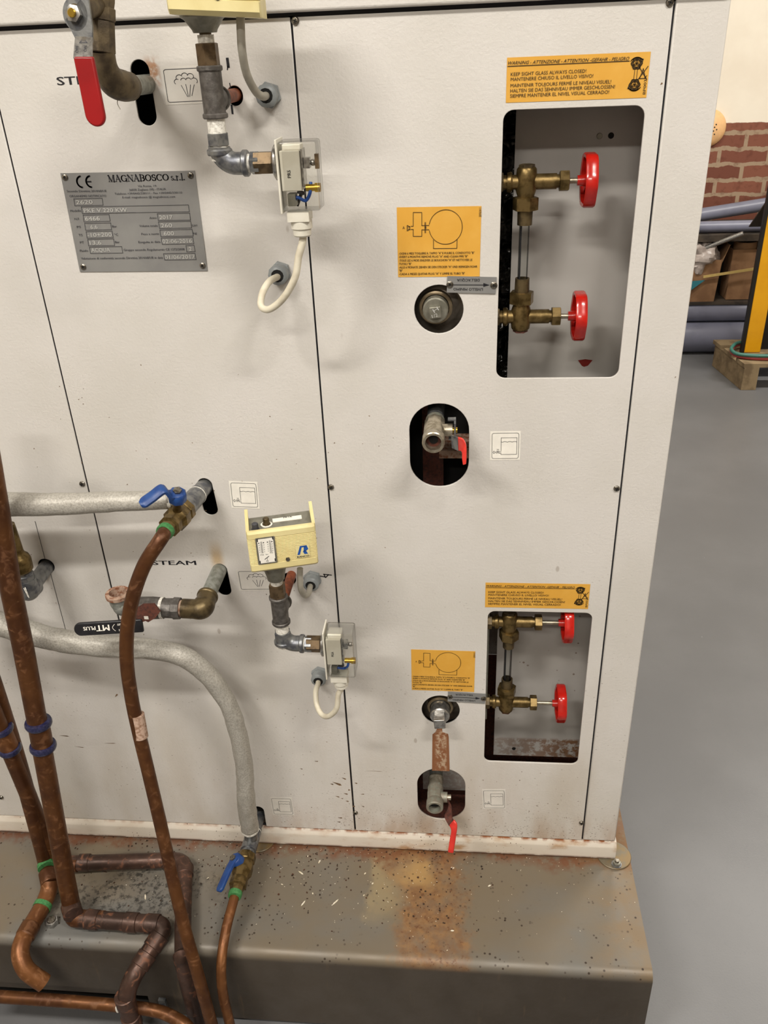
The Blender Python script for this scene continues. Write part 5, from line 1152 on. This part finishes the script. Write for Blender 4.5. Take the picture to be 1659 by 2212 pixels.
        strap('red_grip', ((970, 1784, yy-.029), (974, 1795, yy-.034), (971, 1815, yy-.038), (967, 1842, yy-.044)), ((980, 1773, yy-.029), (987, 1785, yy-.034), (984, 1812, yy-.038), (979, 1844, yy-.044)), 'red_grip_b', .0015)
drain('open-ended drain valve with a bent red grip in the upper oval opening', (936, 957), -.072, False)
drain('corroded drain valve with a pink-red lever hanging from the lower oval opening', (939, 1746), -.052, True)

# ================================================================ sight glass gauges
def gauge(label, up, lo, wx):
    yg = .018; c1 = W(*up, yg); c2 = W(*lo, yg); X = (c1.x+c2.x)/2; zu, zl_ = c1.z, c2.z
    t = thing('sight_glass_gauge', label, 'gauge', (X, yg, zl_), 'sight glass gauges behind the windows')
    for z, s in ((zu, -1), (zl_, 1)):
        v = 'upper' if s < 0 else 'lower'
        m = MB(); m.lathe((X, yg, z), (0, 0, s), [(-.016, .0095), (-.014, .0112), (-.008, .0118), (.0, .0125), (.008, .0120), (.015, .0098), (.018, .0098)], 30)
        m.cyl((X, yg, z), (X+.034, yg, z), .0086); m.cyl((X+.034, yg, z), (X+.038, yg, z), .0074); m.cyl((X-.026, yg, z), (X, yg, z), .0080); m.lathe((X-.022, yg, z), (1, 0, 0), [(0, .0105), (.004, .0115), (.006, .0100)], 24); m.build(v+'_valve_body', 'brass', t)
        zn = z+s*.016; m = MB(); m.hexn((X, yg, zn), (X, yg, zn+s*.015), .0150, .25); m.build('packing_nut', 'brass', t)
        m = MB(); m.lathe((X, yg, zn+s*.013), (0, 0, s), [(0, .0090), (.018, .0086), (.018, .0068), (.014, .0068)], 26, cap=False); m.build('gland_collar', 'brass_dark', t)
        m = MB(); m.hexn((X, yg, z-s*.014), (X, yg, z-s*.019), .0092, .1); m.build('blanking_plug', 'brass_dark' if s < 0 else 'rust_metal', t)
        if s > 0: MB().cyl((X, yg, z-.0125), (X, yg, z-.0150), .0088).build('washer', 'white_label', t)
        m = MB(); m.hexn((X+.037, yg, z), (X+.048, yg, z), .0120, .3); m.build('stem_nut', 'brass', t)
        MB().cyl((X+.046, yg, z), (X+wx-.004, yg, z), .0031).build('stem', 'nickel', t)
        # handwheel, lobed rim
        xc = X+wx; m = MB(); m.lathe((xc-.012, yg, z), (1, 0, 0), [(0, .0055), (.010, .0068), (.020, .0068)], 20)
        R0 = .0285; nseg = 60; ring = [(-.006, -.0035), (.006, -.004), (.0068, .0), (.005, .0012), (-.005, .0012), (-.0068, 0)]
        vs = []
        for i in range(nseg):
            a = 2*PI*i/nseg; rr_ = R0*(1+.035*math.cos(6*a))
            for (dx, dr) in ring: vs.append(Vector((xc+dx+.001, yg+(rr_+dr)*math.cos(a), z+(rr_+dr)*math.sin(a))))
        n6 = len(ring); m.add(vs, [(i*n6+k, i*n6+(k+1) % n6, ((i+1) % nseg)*n6+(k+1) % n6, ((i+1) % nseg)*n6+k) for i in range(nseg) for k in range(n6)])
        for a in (90, 210, 330):
            ca, sa = math.cos(math.radians(a)), math.sin(math.radians(a)); m.box((xc+.001, yg+.0165*ca, z+.0165*sa), (.005, .024, .008), Matrix.Rotation(math.radians(a), 3, 'X'))
        wdisc = [(xc-.001, R0*.92)]
        m.lathe((xc+.002, yg, z), (1, 0, 0), [(0, R0*.93), (.0015, R0*.93)], 40)
        m.build('handwheel', 'red_wheel', t, smooth=40)
        MB().hexn((X-.036, yg, z), (X-.026, yg, z), .0115, .3).build('flange_nut', 'brass_dark', t)
    MB().tube([(X, yg, zu-.03), (X, yg, zl_+.03)], .0060, 24, cap=False).build('glass_tube', 'glass', t)
    MB().tube([(X-.0035, yg+.0035, zu-.03), (X-.0035, yg+.0035, zl_+.03)], .0010, 8).build('glass_stripe', 'grey_ink', t)
    m = MB(); m.box((X-.0315, yg+.004, (zu+zl_)/2-.005), (.003, .014, (zu-zl_)+.06)); m.box((X-.0345, yg+.012, (zu+zl_)/2), (.003, .006, (zu-zl_)+.20)); m.build('mounting_bar', 'grey_metal', t)
    return t
gauge('brass sight glass gauge with two red handwheels in the upper window', (1137, 393), (1125, 684), W(1270, 390, .018).x-W(1137, 393, .018).x)
gauge('brass sight glass gauge with two red handwheels in the lower window', (1101, 1343), (1093, 1516), W(1209, 1520, .018).x-W(1093, 1516, .018).x)

# ================================================================ background at the right
def cylx(name, label, zc, r, yc, x0=.95, x1=3.5, m='grey_pvc'):
    t = thing(name, label, 'pipe', (x1, yc, zc)); MB().lathe((x0, yc, zc), (1, 0, 0), [(0, r-.004), (.0, r), (x1-x0, r), (x1-x0, r-.004), (.01, r-.004)], 40).build('tube', m, t, smooth=60); return t
yb = 3.30
zt1 = W(1480, 700, yb).z; r1 = (zt1-FZ)/2*1.02
cylx('drainage_pipe', 'thick grey plastic pipe lying on the floor by the wall, lowest of the stack', FZ+r1+.001, r1, yb+r1*.2)
z2 = W(1480, 700, yb+.03).z; z3 = W(1480, 662, yb+.03).z; r2 = (z3-z2)/2*1.05
cylx('drainage_pipe', 'grey plastic pipe lying on top of the thickest pipe', FZ+2*r1+r2+.002, r2, yb+r1*.2+.02)
zsh = FZ+2*r1+2*r2+.012
# storage shelf
t = thing('storage_shelf', 'low dark wooden storage shelf against the brick wall', 'shelf', (2.2, 3.5, FZ))
ztop = W(1520, 516, 3.30).z
MB().box((2.2, 3.50, ztop), (2.8, .40, .03)).build('top_board', 'wood_dark', t)
MB().box((2.2, 3.50, zsh-.008), (2.8, .40, .012)).build('lower_board', 'wood_dark', t)
MB().box((2.2, 3.685, (ztop+FZ)/2), (2.8, .012, ztop-FZ)).build('shade_backing', 'dark_int', t)  # near-black sheet paints in the shade behind the boxes
for x in (.84, 3.58): MB().box((x, 3.50, (ztop+FZ)/2), (.04, .38, ztop-FZ-.03)).build('upright', 'wood_dark', t)
zt3a = ztop+.017; r3 = (W(1500, 481, 3.33).z-zt3a)/2
cylx('drainage_pipe', 'grey plastic pipe lying on the shelf top, nearest the shelf edge', zt3a+r3, r3, 3.36)
t = thing('drainage_pipe', 'grey plastic pipe leaning up behind the pipe on the shelf top', 'pipe', (1.5, 3.5, zt3a))
MB().cyl((1.0, 3.53, zt3a+.005), (2.1, 3.60, zt3a+.14), .032).build('tube', 'grey_pvc', t, smooth=60)
# cardboard boxes
def carton(label, x0, x1, z0, z1, y0, y1, lean=0, flap=True):
    t = thing('cardboard_box', label, 'box', ((x0+x1)/2, (y0+y1)/2, z0)); th = .004; R = Matrix.Rotation(lean, 3, 'Y'); piv = Vector(((x0+x1)/2, (y0+y1)/2, z0)); m = MB()
    def bx(c, d): m.box(piv+R @ (Vector(c)-piv), d, R)
    bx(((x0+x1)/2, y0, (z0+z1)/2), (x1-x0, th, z1-z0)); bx(((x0+x1)/2, y1, (z0+z1)/2), (x1-x0, th, z1-z0)); bx((x0, (y0+y1)/2, (z0+z1)/2), (th, y1-y0, z1-z0)); bx((x1, (y0+y1)/2, (z0+z1)/2), (th, y1-y0, z1-z0)); bx(((x0+x1)/2, (y0+y1)/2, z0+th/2), (x1-x0, y1-y0, th))
    m.build('body', 'cardboard', t)
    if flap:
        m = MB(); R2 = R @ Matrix.Rotation(.25, 3, 'Y'); m.box(piv+R @ (Vector((x1+.012, (y0+y1)/2, z1+.03))-piv), (th, y1-y0, .09), R2); m.build('flap', 'cardboard', t)
    return t
za = zsh+.001
xa0 = 1.10; xa1 = W(1545, 640, 3.30).x; za1 = W(1520, 560, 3.30).z
carton('open cardboard box holding a plastic bag, beside the cabinet edge', xa0, xa1, za, za1, 3.32, 3.50, .06)
xb0 = W(1578, 600, 3.32).x; xb1 = W(1640, 600, 3.32).x; zb1 = W(1600, 532, 3.32).z
carton('tall cardboard box with a round tube opening beside the yellow post', xb0, xb1, za, zb1-.02, 3.34, 3.46, 0, False)
o = MB().lathe(((xb0+xb1)/2, 3.40, zb1-.09), (0, 0, 1), [(0, .055), (.10, .055), (.10, .050), (.01, .050)], 30).build('cardboard_tube', 'cardboard'); recenter(o, ((xb0+xb1)/2, 3.40, zb1-.09)); tag(o, 'round cardboard tube standing inside the tall cardboard box', 'tube')
# crumpled bag
bg = MB(); bc = W(1512, 555, 3.36); bg.sphere(bc, .075, 26, (1.1, .9, 1.05))
for i, v in enumerate(bg.v):
    d = (v-bc); n_ = mnoise.noise(v*22)*.35+mnoise.noise(v*60)*.16; bg.v[i] = bc+d*(1+n_)
o = bg.build('plastic_bag', 'bag', smooth=30); recenter(o, bc); tag(o, 'crumpled clear plastic bag in the open cardboard box', 'bag')
a, b_ = W(1520, 537, 3.32), W(1606, 504, 3.26)
o = MB().cyl(a, b_, .011, bev=.001).build('metal_tube', 'steel'); recenter(o, a); tag(o, 'short bright metal tube sticking out above the plastic bag', 'tube')
a, b_ = W(1519, 598, 3.30), W(1628, 581, 3.30)
o = MB().box((a+b_)/2, ((b_-a).length, .006, .012), Matrix.Rotation(-math.atan2(b_.z-a.z, b_.x-a.x), 3, 'Y')).build('brass_strip', 'gilt'); recenter(o, a); tag(o, 'thin brass strip lying across the cardboard boxes', 'strip')
q = W(1500, 610, 3.305); o = MB().prism([(-.09, .0), (.05, .01), (-.05, -.07), (-.09, -.09)], q, (1, 0, 0), (0, 0, 1), (0, 1, 0), .003).build('teal_sheet', 'teal'); recenter(o, q); tag(o, 'teal plastic sheet corner on the open cardboard box', 'sheet')
# pallet
t = thing('wooden_pallet', 'weathered wooden pallet under the yellow post', 'pallet', (1.9, 2.9, FZ))
g0 = G(1600, 843, FZ); g1_ = G(1632, 843, FZ); g2_ = G(1538, 790, FZ)
hb = W(1600, 795, g0.y).z-FZ; Lb = g2_.y-g0.y; xs = g0.x
dv = (g2_-g0); bw = g1_.x-g0.x
for k_ in range(3):
    m = MB(); x_ = xs+k_*.52; m.prism([(0, 0), (1, 0), (1, 1), (0, 1)], (x_, g0.y, FZ+.001), (bw, 0, 0), (g2_.x-g0.x, Lb, 0), (0, 0, 1), hb); m.build('block', 'wood', t)
for k_ in range(3):
    f0 = (.0, .42, .80)[k_]; m = MB(); o_ = Vector((xs-.004+(g2_.x-g0.x)*f0, g0.y+Lb*f0, FZ+hb+.001)); m.prism([(0, 0), (1, 0), (1, 1), (0, 1)], o_, (1.25, 0, 0), ((g2_.x-g0.x)*.26, Lb*.26, 0), (0, 0, 1), .018); m.build('deck_board', 'wood', t)
# yellow post
zp = FZ+hb+.02; pa = G(1607, 762, zp); pb_ = G(1648, 768, zp); yp = pa.y
t = thing('yellow_post', 'yellow painted steel post with black edge standing on the wooden pallet', 'post', ((pa.x+pb_.x)/2, yp, zp))
wv = pb_.x-pa.x
MB().box((pa.x+wv/2, yp+.008, zp+.45), (wv, .016, .90)).build('face_plate', 'yellow_paint', t, bev=.003)
MB().box((pa.x-.008, yp+.010, zp+.45), (.015, .020, .90)).build('edge_trim', 'black_paint', t)
MB().box((pb_.x+.09, yp+.10, zp+.45), (.18, .10, .90)).build('dark_side', 'black_paint', t)
MB().prism([(0, 0), (.14, .0), (.14, .20), (.10, .19)], W(1630, 480, yp+.1)+Vector((-.02, 0, -.02)), (1, 0, 0), (0, 0, 1), (0, 1, 0), .01).build('black_bracket', 'black_paint', t)
# hoses around the post foot
for off, m_, lab in ((0.0, 'hose_green', 'green gas hose curled round the foot of the yellow post'), (.014, 'hose_red', 'red gas hose curled just below the green hose')):
    y_ = yp; o_ = [G(1610, 738+off*300, zp+.030-off), G(1590, 742+off*300, zp+.030-off), G(1580, 754+off*300, zp+.026-off), G(1592, 764+off*320, zp+.022-off), G(1625, 768+off*400, zp+.022-off), G(1665, 769+off*420, zp+.022-off), G(1720, 769+off*420, zp+.022-off)]
    b_ = MB().tube(spl(o_, 8), .008, 12).build('gas_hose', m_, smooth=60); recenter(b_, o_[0]); tag(b_, lab, 'hose')
# peach dome on the wall
c_ = W(1532, 278, WY-.03); t = thing('wall_dome', 'peach-coloured dome with small holes fixed to the white wall', 'wall fixture', (c_.x, WY, c_.z))
ax = (0, -1, 0); cc = Vector((c_.x, WY-.001, c_.z)); m = MB(); m.lathe(cc, ax, [(0, .088)]+[(.045*math.sin(a*PI/20), .088*math.cos(a*PI/20)) for a in range(1, 11)], 48); m.build('dome', 'peach', t, smooth=60)
m = MB()
for px, py in ((1547, 269), (1543.5, 275), (1548, 280), (1541, 283), (1543, 290)):
    q = W(px, py, WY-.04); rr_ = math.hypot(q.x-c_.x, q.z-c_.z)/.088
    if rr_ < 1:
        yq = WY-.045*math.sqrt(1-rr_*rr_); q = W(px, py, yq); m.lathe((q.x, yq+.001, q.z), ax, [(0, .004), (.003, .0035), (.003, 0)], 12, cap=False)
m.build('sound_hole', 'wood_dark', t)
